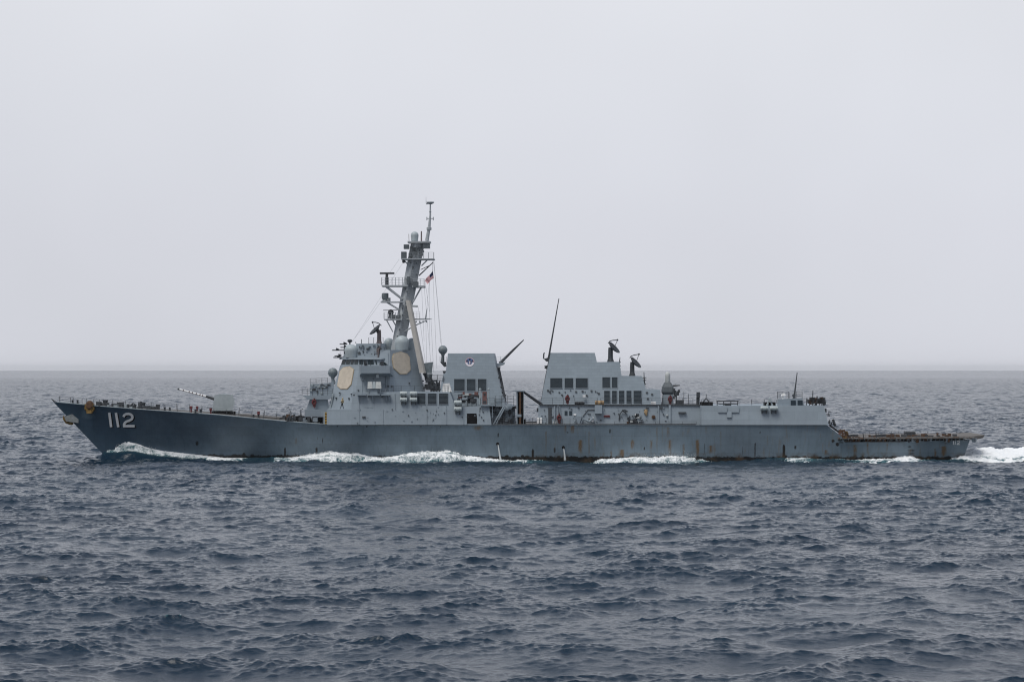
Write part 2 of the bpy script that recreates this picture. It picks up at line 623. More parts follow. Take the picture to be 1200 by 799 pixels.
for a in [(594, 533, 541.5, 2.5, 1, 1.0), (624.5, 526, 541, 1.3, 1, 1.2), (612, 533, 541, 2.0, 1, 1.0), (632, 536, 541, 12, 1, .6), (918.5, 521, 538, 1.5, 1, 1.3), (920, 533, 539, 3, 1, 1.0),
          (286, 531, 541, 2.2, 1, 1.2), (310, 535.5, 542, 24, 1, 1.0), (334, 524, 537, 1.3, 1, .9), (231, 516, 521, 2.6, 1, .65), (347, 513, 520, 1.6, 0, .5), (371, 524, 530, 2, 1, .6), (372, 511, 528, .5, 1, .5), (378, 511, 528, .5, 1, .5),
          (216.5, 521, 527, .8, 1, .7), (483, 512, 529, .5, 1, .6), (486, 512, 529, .5, 1, .6),
          (680, 516, 529, 3.5, 0, 1.0), (729, 527, 537, 2.6, 0, 1.3), (741, 516, 525, 3, 0, .65), (785, 515, 534, 3, 0, .65), (817.5, 515, 536, 2.6, 0, 1.25), (801, 520, 533, 1.5, 0, .7), (833, 522, 530, 3, 0, .8), (716, 528, 536, 1, 0, .7),
          (763, 515, 533, 2, 0, .5), (783, 500, 512, 2, 0, .5), (671, 497, 506, 3, 0, .8), (662.5, 497, 508, 1.5, 0, .6), (560, 498, 502, 7, 0, .6), (1002, 521, 538, 3, 0, .65), (1017, 518, 538, 1.2, 0, .75), (1096, 526, 538, 1.0, 0, 1.2), (1106, 523, 533, 3.6, 0, 1.3),
          (1068, 526, 528, 6, 1, .55), (1068, 530, 532, 6, 1, .5), (1066, 522, 523.5, 4, 1, .5), (968, 527, 532, 3, 0, .6), (976, 515, 517, 2.2, 1, 1.1), (981.5, 518.5, 521, 2.3, 1, 1.2), (932, 522, 525, 1.5, 1, .8), (885, 519, 534, .8, 1, .7), (891, 505, 507, 1.5, 1, .7), (900, 510, 526, 1.0, 0, .55),
          (870, 522, 534, .8, 1, .55), (826, 519, 531, .9, 1, .5), (584, 507.5, 511, 1, 1, .8), (665, 505, 507, 1.1, 1, .8), (715, 502, 507, 2.5, 1, .45), (755, 524, 526, 1.0, 1, .9), (760, 510, 513, .8, 0, .8), (650, 524, 530, 2, 1, .5), (1040, 520, 538, 1.0, 0, .5),
          (1078, 522, 538, .8, 0, .45), (103, 480, 489.5, 9, 2, 1.1), (640, 505, 540, 1.0, 0, .4), (690, 505, 538, 1.0, 0, .4), (845, 505, 538, 1.2, 0, .35), (770, 500, 536, 1.4, 0, .35), (1108, 516, 520, 2, 0, .4),
          (176, 508, 528, 14, 2, .22), (450, 525, 540, 25, 2, .12), (430, 498, 499.5, 1.2, 1, .9), (493, 498, 499.5, 1.2, 1, .9), (516, 498, 500, .8, 1, .7), (395, 498, 499.2, 1, 1, .8)]:
    stain(*a)


def build_hull():
    xs = list(np.arange(0, HULL_L, 0.2)) + [HULL_L]
    # extra stations at the step down to the flight deck
    nv = 44
    V = np.zeros((len(xs), nv, 3))
    ch = np.zeros((len(xs), nv, 3))
    pxy = np.zeros((len(xs), nv, 2))
    for i, s in enumerate(xs):
        X = XB + s
        zd = zdeck(X)
        for j in range(nv):
            z = KEEL + (zd - KEEL) * (j / (nv - 1))
            x = station_x(X, z)
            b = flare(X, z)
            V[i, j] = (x, -b, z)
            w = SHIP @ Vector((x, -b, z))
            dd = w.y * CP + (w.z - CAM_H) * SP
            pxy[i, j] = (600 + FPX * w.x / dd, 399.5 - FPX * ((w.z - CAM_H) * CP - w.y * SP) / dd)
    for px, y0, y1, hw, c, s in STAINS:
        fx = np.exp(-((pxy[..., 0] - px) / (hw * (0.62 if c == 0 else 0.8))) ** 2)
        L_ = max(2.0, y1 - y0)
        fy = np.clip((pxy[..., 1] - y0 + 0.8) / 1.6, 0, 1) * (np.clip((y1 + 2.5 - pxy[..., 1]) / (L_ * .8 if c == 0 else 3.0), 0, 1) ** .8)
        ch[..., c] = np.maximum(ch[..., c], fx * fy * s)
    n = len(xs)
    verts = V.reshape(-1, 3).tolist()
    star = V.copy(); star[..., 1] *= -1
    verts += star.reshape(-1, 3).tolist()
    faces = []
    o2 = n * nv
    for i in range(n - 1):
        for j in range(nv - 1):
            a, b_, c_, d_ = i * nv + j, (i + 1) * nv + j, (i + 1) * nv + j + 1, i * nv + j + 1
            faces.append((a, b_, c_, d_))
            faces.append((o2 + a, o2 + d_, o2 + c_, o2 + b_))
    for j in range(nv - 1):       # stem and transom
        faces.append((j, j + 1, o2 + j + 1, o2 + j))
        e = (n - 1) * nv
        faces.append((e + j, o2 + e + j, o2 + e + j + 1, e + j + 1))
    for i in range(n - 1):        # deck closing strip just under the deck parts, and bottom
        t = i * nv + nv - 1
        faces.append((t, t + nv, o2 + t + nv, o2 + t))
        faces.append((i * nv, o2 + i * nv, o2 + (i + 1) * nv, (i + 1) * nv))
    me = bpy.data.meshes.new('hull')
    me.from_pydata(verts, [], faces)
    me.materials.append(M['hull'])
    me.materials.append(M['deck'])
    # deck faces get the deck material
    mi = np.zeros(len(faces), dtype=np.int32)
    mi[-2 * (n - 1)::2] = 1
    me.polygons.foreach_set('material_index', mi)
    at = me.color_attributes.new('rust', 'FLOAT_COLOR', 'POINT')
    cols = np.ones((2 * n * nv, 4), dtype=np.float32)
    cols[:n * nv, :3] = ch.reshape(-1, 3)
    cols[n * nv:, :3] = ch.reshape(-1, 3)
    at.data.foreach_set('color', cols.ravel())
    me.polygons.foreach_set('use_smooth', [True] * len(faces))
    me.set_sharp_from_angle(angle=R(30))
    o = bpy.data.objects.new('hull', me)
    COL.objects.link(o)
    o.parent = ship
    return o


hull = build_hull()

# rubbing strake / knuckle line where the upper works meet the hull
mb = MB()
xs = np.arange(XB + 0.6, S(969, 498, -9).x, 1.0)
for sgn in (-1, 1):
    mb.path([(x, sgn * (hbd(x) + 0.02), zdeck(x) - 0.03) for x in xs], 0.04, 6)
mb.pieces('sheer_strake', 'hull', hull)


mb = MB()      # dark tube standing in for the shadow line of the deck edge
xs = np.arange(S(578, 498, -9).x, S(820, 498, -9).x, 1.0)
for sgn in (-1, 1):
    mb.path([(x, sgn * (hbd(x) - .22), zdeck(x) + 0.1) for x in xs], 0.12, 6)
mb.pieces('deck_edge_shadow', 'dark', hull)


# painted numbers: strokes in photo measurements, laid on the plating
def stroke_quads(path, w):
    """polyline -> left/right offset points (in the photo plane)"""
    L, Rr = [], []
    for i, (x, y) in enumerate(path):
        x0, y0 = path[max(i - 1, 0)]
        x1, y1 = path[min(i + 1, len(path) - 1)]
        dx, dy = x1 - x0, y1 - y0
        k = math.hypot(dx, dy) or 1
        L.append((x - dy / k * w / 2, y + dx / k * w / 2))
        Rr.append((x + dy / k * w / 2, y - dx / k * w / 2))
    return L, Rr


def dens(path, k=6):
    out = []
    for (a, b), (c, d) in zip(path, path[1:]):
        for i in range(k):
            out.append((a + (c - a) * i / k, b + (d - b) * i / k))
    return out + [path[-1]]


def paint_strokes(mb, strokes, w, off, dx=0.0, dy=0.0, mi=0, caps=0.0):
    for st in strokes:
        L, Rr = stroke_quads(dens(st), w)
        pl = [hull_point(x + dx, y + dy, off) for x, y in L]
        pr = [hull_point(x + dx, y + dy, off) for x, y in Rr]
        k = len(pl)
        mb.add(pl + pr, [(i, i + 1, k + i + 1, k + i) for i in range(k - 1)], mi)


two = [(144.6, 488.4), (145.6, 486.3), (147.6, 485.0), (150.4, 484.7), (153.0, 485.3), (154.9, 487.0), (155.2, 489.2), (154.2, 491.1), (151.8, 492.5), (148.4, 493.7), (146.3, 495.2), (145.4, 497.2), (145.5, 499.2), (145.9, 500.2)]
big = [[(128.0, 483.3), (130.2, 500.3)], [(135.8, 483.5), (138.6, 500.4)], two, [(145.0, 499.1), (157.8, 499.1)]]
mb = MB()
paint_strokes(mb, big, 3.1, 0.03, 1.3, 0.9, 1)
paint_strokes(mb, big, 2.9, 0.06, 0, 0, 0)
mb.build('hull_number', ['white', 'black'], hull, recalc=False)
sm = [[(1117.4, 515.6), (1117.2, 520.0)], [(1119.5, 515.6), (1119.3, 520.0)],
      [(1121.6, 516.6), (1122.3, 515.9), (1123.6, 515.7), (1124.6, 516.2), (1124.7, 517.1), (1123.8, 517.9), (1122.2, 518.6), (1121.5, 519.6)], [(1121.2, 519.7), (1125.2, 519.7)]]
sm = [[(x, y + .9) for x, y in q] for q in sm]
mb = MB()
paint_strokes(mb, sm, 0.95, 0.07)
mb.build('hull_number', 'white', hull, recalc=False)


# anchors: one stowed in the port hawse, one housed at the stem
def anchor(center_px, size, b_off, turn):
    c = hull_point(*center_px, 0.25) if b_off is None else S(*center_px, b_off)
    mb = MB()
    s = size
    f = Vector((math.cos(turn), math.sin(turn), 0))      # along the plating
    up = Vector((0, 0, 1))
    q = f.cross(up)
    mb.path([c + up * 0.9 * s, c - up * 0.8 * s], [0.12 * s, 0.17 * s], 8)
    mb.hexa([c - up * 0.95 * s + f * a * s + q * d * s for a, d in ((-.55, -.3), (.55, -.3), (.55, .3), (-.55, .3))] +
            [c - up * 0.5 * s + f * a * s + q * d * s for a, d in ((-.45, -.25), (.45, -.25), (.45, .25), (-.45, .25))])
    for sg in (-1, 1):
        mb.path([c - up * 0.75 * s + f * sg * 0.45 * s, c - up * 0.2 * s + f * sg * 0.85 * s, c + up * 0.55 * s + f * sg * 0.95 * s], [0.2 * s, 0.19 * s, 0.05 * s], 6)
    mb.lathe([(.16 * s, -.05 * s), (.2 * s, 0), (.16 * s, .05 * s)], c + up * 1.0 * s, q, 12)
    mb.hexa([c - up * .6 * s + f * a * s + q * d * s for a, d in ((-.4, -.22), (.4, -.22), (.4, .2), (-.4, .2))] + [c + up * .75 * s + f * a * s + q * d * s for a, d in ((-.95, -.3), (.95, -.3), (.95, .25), (-.95, .25))])
    return mb


a1 = hull_point(105, 477.8)
t1 = math.atan2(-(hbd(a1.x + 1) - hbd(a1.x - 1)), 2)
ab = anchor((105, 478.2), 0.92, None, t1)
ab.build('anchor', 'anchor', hull, smooth=True)
# bolster and hawse lip around the port anchor
mb = MB()
c = hull_point(105, 474.6, 0.1)
mb.lathe([(.55, -.2), (.75, 0), (.6, .2), (.4, .25)], c, (math.sin(t1) * .9, -math.cos(t1), .1), 16)
mb.build('hawse_pipe', 'rust', hull, smooth=True)
mb = MB()       # stem anchor with its bolster
st = S(80, 490.5, 0)
mb.loft([[S(72.5 + dx, y, b) for dx, y, b in ((2.0, 488.5, -.7), (2.0, 488.5, .7), (5.0, 493.5, .8), (5.0, 493.5, -.8))],
         [S(84, y, b) for y, b in ((485.2, -.5), (485.2, .5), (494.5, .7), (494.5, -.7))],
         [S(92, y, b) for y, b in ((487, -.4), (487, .4), (495.5, .6), (495.5, -.6))]])
mb.build('anchor_bolster', 'salt', hull, smooth=True)
mb = MB()
mb.path([S(76, 488, 0), S(90, 493.5, 0)], [.12, .2], 8)
mb.path([S(74.2, 487.2, -.85), S(74.8, 490.5, -.7), S(78, 494.4, -.45), S(84, 496.0, 0), S(78, 494.4, .45), S(74.8, 490.5, .7), S(74.2, 487.2, .85)], [.07, .2, .28, .3, .28, .2, .07], 8)
mb.build('anchor', 'anchor', hull, smooth=True)

# jackstaff and its bracket at the stem head
mb = MB()
mb.path([S(63.8, 471, 0), S(60.2, 467.2, 0)], [0.09, 0.05], 6)
mb.path([S(60.2, 467.2, 0), S(66.5, 471.2, 0)], 0.05, 6)
mb.build('jackstaff', 'dark', ship)


# ------------------------------------------------------------------ walls, houses
class Wall:
    """a port-side wall leaning inwards: half breadth h0 at photo row y0, h1 at row y1"""
    def __init__(self, y0, h0, y1, h1):
        self.y0, self.h0, self.y1, self.h1 = y0, h0, y1, h1

    def hb(self, py):
        return self.h0 + (self.h1 - self.h0) * (py - self.y0) / (self.y1 - self.y0)

    def at(self, px, py, off=0.0):
        return S(px, py, -(self.hb(py) + off))


def house(mb, prof, wall, mi=0, pull=0.0):
    fr = [wall.at(px, py, -pull) for px, py in prof]
    bk = [Vector((p.x, -p.y, p.z)) for p in fr]
    return mb.prism(fr, bk, mi)


def panel_box(mb, wall, x0, x1, y0, y1, out, inn=0.02, mi=0):
    """a box standing proud of a wall between photo columns x0..x1 and rows y0..y1"""
    o = [wall.at(x, y, out) for x, y in ((x0, y1), (x1, y1), (x1, y0), (x0, y0))]
    i = [wall.at(x, y, -inn) for x, y in ((x0, y1), (x1, y1), (x1, y0), (x0, y0))]
    return mb.prism(o, i, mi)


def louver(wall, x0, x1, y0, y1, parent, slats=9):
    """intake louvre: frame proud of the wall, slate back and slats"""
    mb = MB()
    panel_box(mb, wall, x0, x1, y0, y1, 0.03, 0.02, 1)
    t = 0.45
    for a in ((x0 - t, x1 + t, y0 - t, y0), (x0 - t, x1 + t, y1, y1 + t), (x0 - t, x0, y0, y1), (x1, x1 + t, y0, y1)):
        panel_box(mb, wall, *a, 0.10, 0.02, 0)
    for k in range(slats):
        ya = y0 + (y1 - y0) * (k + 0.15) / slats
        yb = y0 + (y1 - y0) * (k + 0.75) / slats
        p = [wall.at(x0 + .1, ya, 0.035), wall.at(x1 - .1, ya, 0.035), wall.at(x1 - .1, yb, 0.085), wall.at(x0 + .1, yb, 0.085)]
        mb.add(p, [(0, 1, 2, 3)], 1)
    return mb.build('louver_panel', ['grey', 'louver'], parent, recalc=False)


W1 = Wall(498, 10.02, 459, 9.05)          # side of the superstructure, flush with the hull
WD = Wall(480, 8.05, 410, 5.55)           # sloping sides of the forward deckhouse
WF = Wall(476, 5.4, 414, 3.4)             # forward funnel
WA = Wall(476, 6.2, 413.4, 3.6)           # after funnel and house
WH = Wall(498, 10.0, 473.6, 9.35)         # hangar sides

# --- level one: long side block from the forward bulwark to abreast the forward funnel
mb = MB()
house(mb, [(383, 497.7), (383, 479.5), (412, 479.5), (412.5, 461), (413.5, 459.2), (527, 459.2), (534, 477.6), (573, 474.8), (576, 497.7)], W1)
side = mb.build('superstructure', 'grey', ship)
mb = MB()
mb.prism([S(x, y, -7.2) for x, y in ((384, 497.6), (384, 480.4), (411, 480.4), (411, 497.6))], [S(x, y, 7.2) for x, y in ((384, 497.6), (384, 480.4), (411, 480.4), (411, 497.6))])
for x in (489, 501, 514):
    pass
louver(W1, 489.0, 498.6, 460.9, 473.6, side)
louver(W1, 501.2, 511.6, 460.9, 473.6, side)
louver(W1, 514.4, 525.0, 460.9, 473.6, side)
mb = MB()
panel_box(mb, W1, 547.2, 559.2, 484.3, 496.6, 0.02, 0.02)
p = mb.v
mb.v[2] = tuple(W1.at(557.6, 484.3, 0.02))
mb.build('open_doorway', 'black', side)
mb = MB()
for a in ((546.7, 547.2, 484.0, 496.8), (546.7, 558.0, 483.8, 484.3)):
    panel_box(mb, W1, *a, 0.1)
mb.tube(W1.at(556.5, 486, .05), W1.at(556.7, 488, .05), 0.06)
mb.build('doorway_coaming', 'grey', side)
# portside fittings on the plating: pipe outlets, small vents, hand rails
mb = MB()
panel_box(mb, W1, 424.5, 428.5, 487.6, 489.4, 0.18)
panel_box(mb, W1, 546, 550, 488, 488.4, 0.05)
for x, y in ((431, 463.5), (447, 464.5), (500, 480), (520, 483), (538, 484.5), (541, 488), (562, 477.5), (563.5, 488), (566, 491.5), (561, 485), (478, 486), (459, 479), (507, 491), (565.5, 482)):
    panel_box(mb, W1, x, x + 1.3, y, y + 1.1, 0.15)
mb.path([W1.at(562.3, 478.5, .05), W1.at(562.3, 483.5, .05)], 0.05)
mb.pieces(['pipe_outlet'], 'dark', side)
mb = MB()
for sgn in (-1, 1):
    pts = [W1.at(x, 459.2) for x in (452, 470, 486, 505, 525)]
    mb.rail([(p.x, sgn * abs(p.y + .1), p.z) for p in pts], 1.0, 1.6)
mb.pieces('guard_rail', 'wire', ship)

# --- forward breakwater block, gun platform and its gear ahead of the bridge
mb = MB()
for pts, hw in (([(357, 479.6), (357, 488.5), (384, 488.5), (384, 479.6)], 6.0), ([(368.5, 488.4), (368.5, 496.6), (384, 497.2), (384, 488.4)], 5.0)):
    mb.prism([S(x, y, -hw) for x, y in pts], [S(x, y, hw) for x, y in pts])
mb.prism([S(x, y, -3.6) for x, y in ((359, 479.7), (363, 467.8), (384, 467.8), (386, 479.7))], [S(x, y, 3.6) for x, y in ((359, 479.7), (363, 467.8), (384, 467.8), (386, 479.7))])
mb.prism([S(x, y, -4.2) for x, y in ((354, 463.2), (361, 467.9), (386, 467.9), (390, 463.2))], [S(x, y, 4.2) for x, y in ((354, 463.2), (361, 467.9), (386, 467.9), (390, 463.2))])
mb.prism([S(x, y, -2.6) for x, y in ((363, 463.3), (363.5, 450), (384, 449), (391, 446.5), (392, 463.3))], [S(x, y, 2.6) for x, y in ((363, 463.3), (363.5, 450), (384, 449), (391, 446.5), (392, 463.3))])
mb.prism([S(x, y, -1.6) for x, y in ((386, 450), (388, 447.5), (394, 447.5), (396, 450))], [S(x, y, 1.6) for x, y in ((386, 450), (388, 447.5), (394, 447.5), (396, 450))])
gunp = mb.build('forward_platform', 'grey', ship)
mb = MB()
mb.rail([S(354, 463.2, 4.1), S(354, 463.2, -4.1), S(390, 463.2, -4.1)], 1.1, 0.9)
mb.rail([S(363.5, 450, -2.5), S(384, 449, -2.5)], .9, .9)
mb.pieces('guard_rail', 'wire', gunp)
mb = MB()
for i in range(16):
    x, y = 364 + random.random() * 22, 451 + random.random() * 11
    mb.box(*[v for v in (S(x, y, 0).x, S(x, y, 0).x + .2 + .4 * random.random())], -2.75, -2.58, S(x, y, -2.6).z, S(x, y, -2.6).z + .12 + .3 * random.random(), i % 2)
mb.path([S(375.5, 451.5, -2.7), S(377, 450, -2.7), S(381, 452.5, -2.7)], .07, 6, 1)
mb.path([S(390.4, 461, -4.25), S(387.5, 477, -4.25)], .09, 6, 0)
mb.pieces(['wall_piece', 'wall_detail'], ['light', 'dark'], gunp)  # random boxes and two pipes; part names simply alternate
mb = MB()
mb.prism([S(x, y, -5.05) for x, y in ((375.4, 484), (378.3, 484), (377.8, 495.2), (374.9, 495.2))], [S(x, y, -4.9) for x, y in ((375.4, 484), (378.3, 484), (377.8, 495.2), (374.9, 495.2))])
mb.build('door', 'black', gunp)
# striped ladder at the forward end of the bulwark
mb = MB()
for k in range(9):
    y = 483 + k * 1.5
    mb.prism([S(x, yy, -9.3) for x, yy in ((380.9, y), (383.1, y), (383.0, y + 1.5), (380.7, y + 1.5))], [S(x, yy, -9.1) for x, yy in ((380.9, y), (383.1, y), (383.0, y + 1.5), (380.7, y + 1.5))], k % 2)
mb.prism([S(x, y, -9.2) for x, y in ((379.3, 482.5), (380.9, 482.5), (380.7, 496.8), (379.0, 496.8))], [S(x, y, -9.0) for x, y in ((379.3, 482.5), (380.9, 482.5), (380.7, 496.8), (379.0, 496.8))], 2)
mb.build('striped_post', ['yellow', 'rust', 'light'], ship)

# --- forward deckhouse: chamfered (eight-sided) house with the bridge, and the taller radar house aft of it
def octo(py, xf, xs1, xs2, xe, hbs, hbf, hbe):
    P = [S(xf, py, -hbf), S(xs1, py, -hbs), S(xs2, py, -hbs), S(xe, py, -hbe)]
    return [Vector(p) for p in P] + [Vector((p.x, -p.y, p.z)) for p in reversed(P)]


F0 = octo(480, 384.5, 414, 451, 455.5, WD.hb(480) + .02, 3.8, 4.0)
F1 = octo(428, 398.6, 421, 451, 455.5, WD.hb(428) + .02, 3.1, 3.0)
B0 = octo(476.5, 436, 456, 457, 501, 7.93, 7.0, 1.7)
B1 = octo(410, 446, 456, 457, 485.5, 5.55, 5.0, 1.5)
mb = MB()
mb.loft([F0, F1])
mb.loft([B0, B1])
# bridge deck with windows, roof slab, upper block
G0 = octo(427.95, 399.2, 420, 448, 455, 6.1, 3.1, 5.8)
G1 = octo(421, 401.5, 420, 446, 454, 5.8, 3.2, 5.0)
mb.loft([G0, G1])
H0 = octo(421, 397.5, 419, 447, 455, 6.2, 3.3, 5.2)
H1 = octo(419, 398.0, 419, 446, 456, 6.1, 3.3, 5.2)
mb.loft([H0, H1])
I0 = octo(419, 415.5, 420, 445, 451, 4.6, 3.9, 3.8)
I1 = octo(402.6, 417.5, 421, 445, 449, 4.2, 3.5, 3.4)
mb.loft([I0, I1])
J0 = octo(419, 401, 404, 421, 423, 3.6, 3.0, 3.2)
J1 = octo(408, 407, 409, 421, 423, 3.2, 2.8, 3.0)
mb.loft([J0, J1])
deckhouse = mb.build('deckhouse', 'grey', ship)

# bridge windows: individual panes round the front corner and along the port side
def quad_on(mb, quad, u0, u1, v0, v1, off, mi=0, thick=0.05):
    """box laid on a wall quad (bl, br, tr, tl) between parameters u0..u1, v0..v1"""
    bl, br, tr, tl = [Vector(q) for q in quad]
    n = (br - bl).cross(tl - bl).normalized()
    if n.y > 0:
        n = -n
    def P(u, v): return bl.lerp(br, u).lerp(tl.lerp(tr, u), v)
    o = [P(u, v) + n * (off + thick) for u, v in ((u0, v0), (u1, v0), (u1, v1), (u0, v1))]
    i = [P(u, v) + n * off for u, v in ((u0, v0), (u1, v0), (u1, v1), (u0, v1))]
    return mb.prism(o, i, mi)


qc = (G0[0], G0[1], G1[1], G1[0])
for u0, u1 in ((0.02, 0.22), (0.27, 0.50), (0.55, 0.72), (0.77, 0.97)):
    mb = MB()
    quad_on(mb, qc, u0, u1, 0.16, 0.86, 0.005, 0, 0.03)
    mb.build('bridge_window', 'glass', deckhouse)
qs = (G0[1], G0[2], G1[2], G1[1])
for u0, u1 in ((0.04, 0.2), (0.23, 0.36), (0.40, 0.66)):
    mb = MB()
    quad_on(mb, qs, u0, u1, 0.12, 0.86, 0.005, 0, 0.03)
    mb.build('bridge_window', 'glass', deckhouse)
mb = MB()      # sloped screens of the bridge wing door
quad_on(mb, qs, 0.74, 0.80, 0.1, 0.8, 0.005, 0, 0.03)
pq = [S(x, y, -6.15) for x, y in ((444.5, 427.4), (454.5, 427.4), (451, 424.6), (445.5, 423.8))]
mb.prism(pq, [p + Vector((0, .2, 0)) for p in pq])
mb.build('wing_screen', 'glass', deckhouse)

# bridge wing: cantilevered bulwark with shadowed underside
mb = MB()
out = [S(x, y, -9.1) for x, y in ((422.5, 428.6), (456.5, 428.6), (457, 437.2), (423, 437.2))]
inn = [S(x, y, -6.2) for x, y in ((421, 428.6), (459, 428.6), (461, 441), (421, 441))]
mb.prism(out, inn)
mb.build('bridge_wing', 'grey', deckhouse)
mb = MB()
mb.lathe([(.22, -.3), (.26, 0), (.22, .3), (.1, .36)], S(442.4, 440.5, -8.4), (0, 0, 1), 12)
mb.build('wing_light', 'light', deckhouse, smooth=True)
mb = MB()
for x in (424, 427.5, 431, 434.5):
    mb.tube(S(x, 428.6, -8.9), S(x, 424.5, -8.9), .05)
mb.path([S(428.5, 428.6, -8.8), S(428.5, 425.6, -8.8)], [.22, .3], 8)
mb.box(S(427, 425, -8.8).x, S(429.6, 425, -8.8).x, -9, -8.5, S(428, 425.6, -8.8).z, S(428, 422.7, -8.8).z)
mb.box(S(446.5, 425, -8.8).x, S(449.6, 425, -8.8).x, -9, -8.5, S(448, 428.6, -8.8).z, S(448, 423.4, -8.8).z)
mb.pieces(['screen_post', 'screen_post', 'screen_post', 'screen_post', 'pelorus_stand', 'pelorus', 'signal_lamp'], 'dark', deckhouse)

# phased array faces (eight-sided tan panels on the chamfered corners)
def radar_panel(poly, quad):
    p0, p1, p2 = [Vector(q) for q in quad]
    n = (p1 - p0).cross(p2 - p0).normalized()
    if n.y > 0:
        n = -n
    P = [on_plane(x, y, p0 + n * 0.10, n) for x, y in poly]
    c = sum(P, Vector()) / len(P)
    mb = MB()
    mb.prism([c + (p - c) * 1.0 for p in P], [p - n * 0.12 for p in P], 1)
    Q = [c + (p - c) * 0.955 + n * 0.035 for p in P]
    mb.prism(Q, [q - n * 0.06 for q in Q], 0)
    return mb.build('radar_panel', ['tan', 'tanrim'], deckhouse)


radar_panel([(402.0, 430.3), (410.0, 428.9), (414.8, 432.8), (411.6, 450.4), (406.8, 455.8), (398.8, 455.8), (394.9, 452.2), (397.9, 434.6)], (F0[0], F0[1], F1[1]))
radar_panel([(461.2, 414.4), (469.7, 411.9), (477.5, 414.4), (480.3, 418.6), (481.5, 433.6), (476.6, 438.5), (468.8, 438.6), (461.2, 431.4), (459.4, 420.5)], (B0[2], B0[3], B1[3]))

# little fittings on the slopes
mb = MB()
for x, y in ((393, 467), (397, 461), (411, 462.5), (414, 463.8), (419, 458), (454, 453), (458.5, 453.5), (479, 449.5), (408, 467.6), (495, 447)):
    p = WD.at(x, y, 0.02) if 414 < x < 458 else S(x, y, -(WD.hb(y) - (0.0 if 414 < x < 458 else (414 - x) * .143 if x < 414 else (x - 457) * .143)))
    mb.box(p.x, p.x + .25, p.y - .2, p.y + .1, p.z, p.z + .22)
mb.pieces(['wall_fitting'], 'dark', deckhouse)

# platform with the decoy launcher box under the bridge wing
mb = MB()
for x0, x1 in ((419, 429.5), (431.5, 445), (446.5, 457)):
    mb.prism([S(x, y, -10.1) for x, y in ((x0, 461.6), (x1, 461.6), (x1, 463.4), (x0, 463.4))], [S(x, y, -8.6) for x, y in ((x0, 461.6), (x1, 461.6), (x1, 463.4), (x0, 463.4))])
for x in (419.6, 436, 452):
    mb.tube(S(x, 463, -9.9), S(x + 1.5, 471, -9.5), .1)
mb.tube(S(455, 463, -10), S(457.6, 471, -9.4), .08)
mb.rail([S(419.5, 461.6, -10), S(430, 461.6, -10)], .9, .9)
mb.rail([S(446, 461.6, -10), S(457, 461.6, -10)], .9, .9)
dplat = mb.build('side_platform', 'grey', ship)
mb = MB()
mb.loft([[S(x, y, b) for x, y, b in ((433.2, 461.7, -9.8), (442.8, 461.7, -9.8), (442.8, 461.7, -8.7), (433.2, 461.7, -8.7))],
         [S(x, y, b) for x, y, b in ((435, 455, -9.7), (441, 455, -9.7), (441, 455, -8.8), (435, 455, -8.8))]])
mb.build('launcher_pedestal', 'grey', dplat)
mb = MB()
for k, (x0, x1) in enumerate(((430.5, 436.2), (436.2, 440), (440, 447))):
    mb.prism([S(x, y, b) for x, y, b in ((x0, 455.2, -10.0), (x0 + .6, 447.2, -9.7), (x1 - (.8 if k == 2 else 0) , 447.2, -9.7), (x1, 455.2, -10.0))],
             [S(x, y, b) for x, y, b in ((x0, 455.2, -8.5), (x0 + .6, 447.2, -8.5), (x1 - (.8 if k == 2 else 0), 447.2, -8.5), (x1, 455.2, -8.5))], (0, 1, 0)[k])
mb.build('decoy_launcher', ['bone', 'light'], dplat)

mb = MB()      # doors, pipes and random generic boxes spread over the side plating and the deckhouse
rf = random.Random(21)
for i in range(34):
    x, y = 414 + rf.random() * 100, 475 + rf.random() * 20
    panel_box(mb, W1, x, x + .5 + 1.3 * rf.random() ** 2, y, y + .4 + .9 * rf.random() ** 2, .06 + .1 * rf.random(), .02, rf.choice((0, 1, 1)))
mb.pieces(['wall_piece', 'wall_detail', 'plating_piece'], ['mid', 'grey'], side)  # generic random boxes, named in turn
mb = MB()
for x, y0, y1, r in ((421, 464, 497, .05), (449, 480, 497, .05), (463, 461, 479, .06), (500, 475, 497, .05), (523, 475, 497, .06), (543, 478, 497, .06)):
    mb.path([W1.at(x, y0, .05), W1.at(x + .3, y1, .05)], r, 5)
mb.pieces('drain_pipe', 'grey', side)
mb = MB()
for x0, x1, y0, y1 in ((433.5, 436.8, 466, 477.5), (508, 511, 478, 490)):
    panel_box(mb, W1, x0, x1, y0, y1, .05)
mb.pieces('watertight_door', 'grey', side)
mb = MB()
for i in range(36):
    x, y = 422 + rf.random() * 30, 440 + rf.random() * 19
    panel_box(mb, WD, x, x + .4 + 1.2 * rf.random() ** 2, y, y + .4 + .9 * rf.random() ** 2, .1 + .12 * rf.random(), .02, rf.choice((0, 1, 1, 2)))
mb.pieces(['wall_piece', 'house_detail', 'wall_detail'], ['mid', 'grey', 'light'], deckhouse)  # random wall clutter, no lamps; names cycle
mb = MB()
for x, y0, y1 in ((424.5, 440, 460), (429, 442, 447), (452.5, 430, 460), (455, 414, 428)):
    mb.path([WD.at(x, y0, .08), WD.at(x + .2, y1, .08)], .06, 5)
mb.pieces('cable_trunk', 'grey', deckhouse)
mb = MB()
for i in range(26):
    x, y = 419 + rf.random() * 26, 404 + rf.random() * 13
    p = S(x, y, -4.42)
    mb.box(p.x, p.x + .12 + .4 * rf.random() ** 2, p.y - .15, p.y + .1, p.z, p.z + .1 + .35 * rf.random() ** 2, rf.choice((0, 1, 2)))
mb.pieces(['house_piece', 'wall_piece'], ['mid', 'grey', 'dark'], deckhouse)  # random small boxes, none of them a lamp

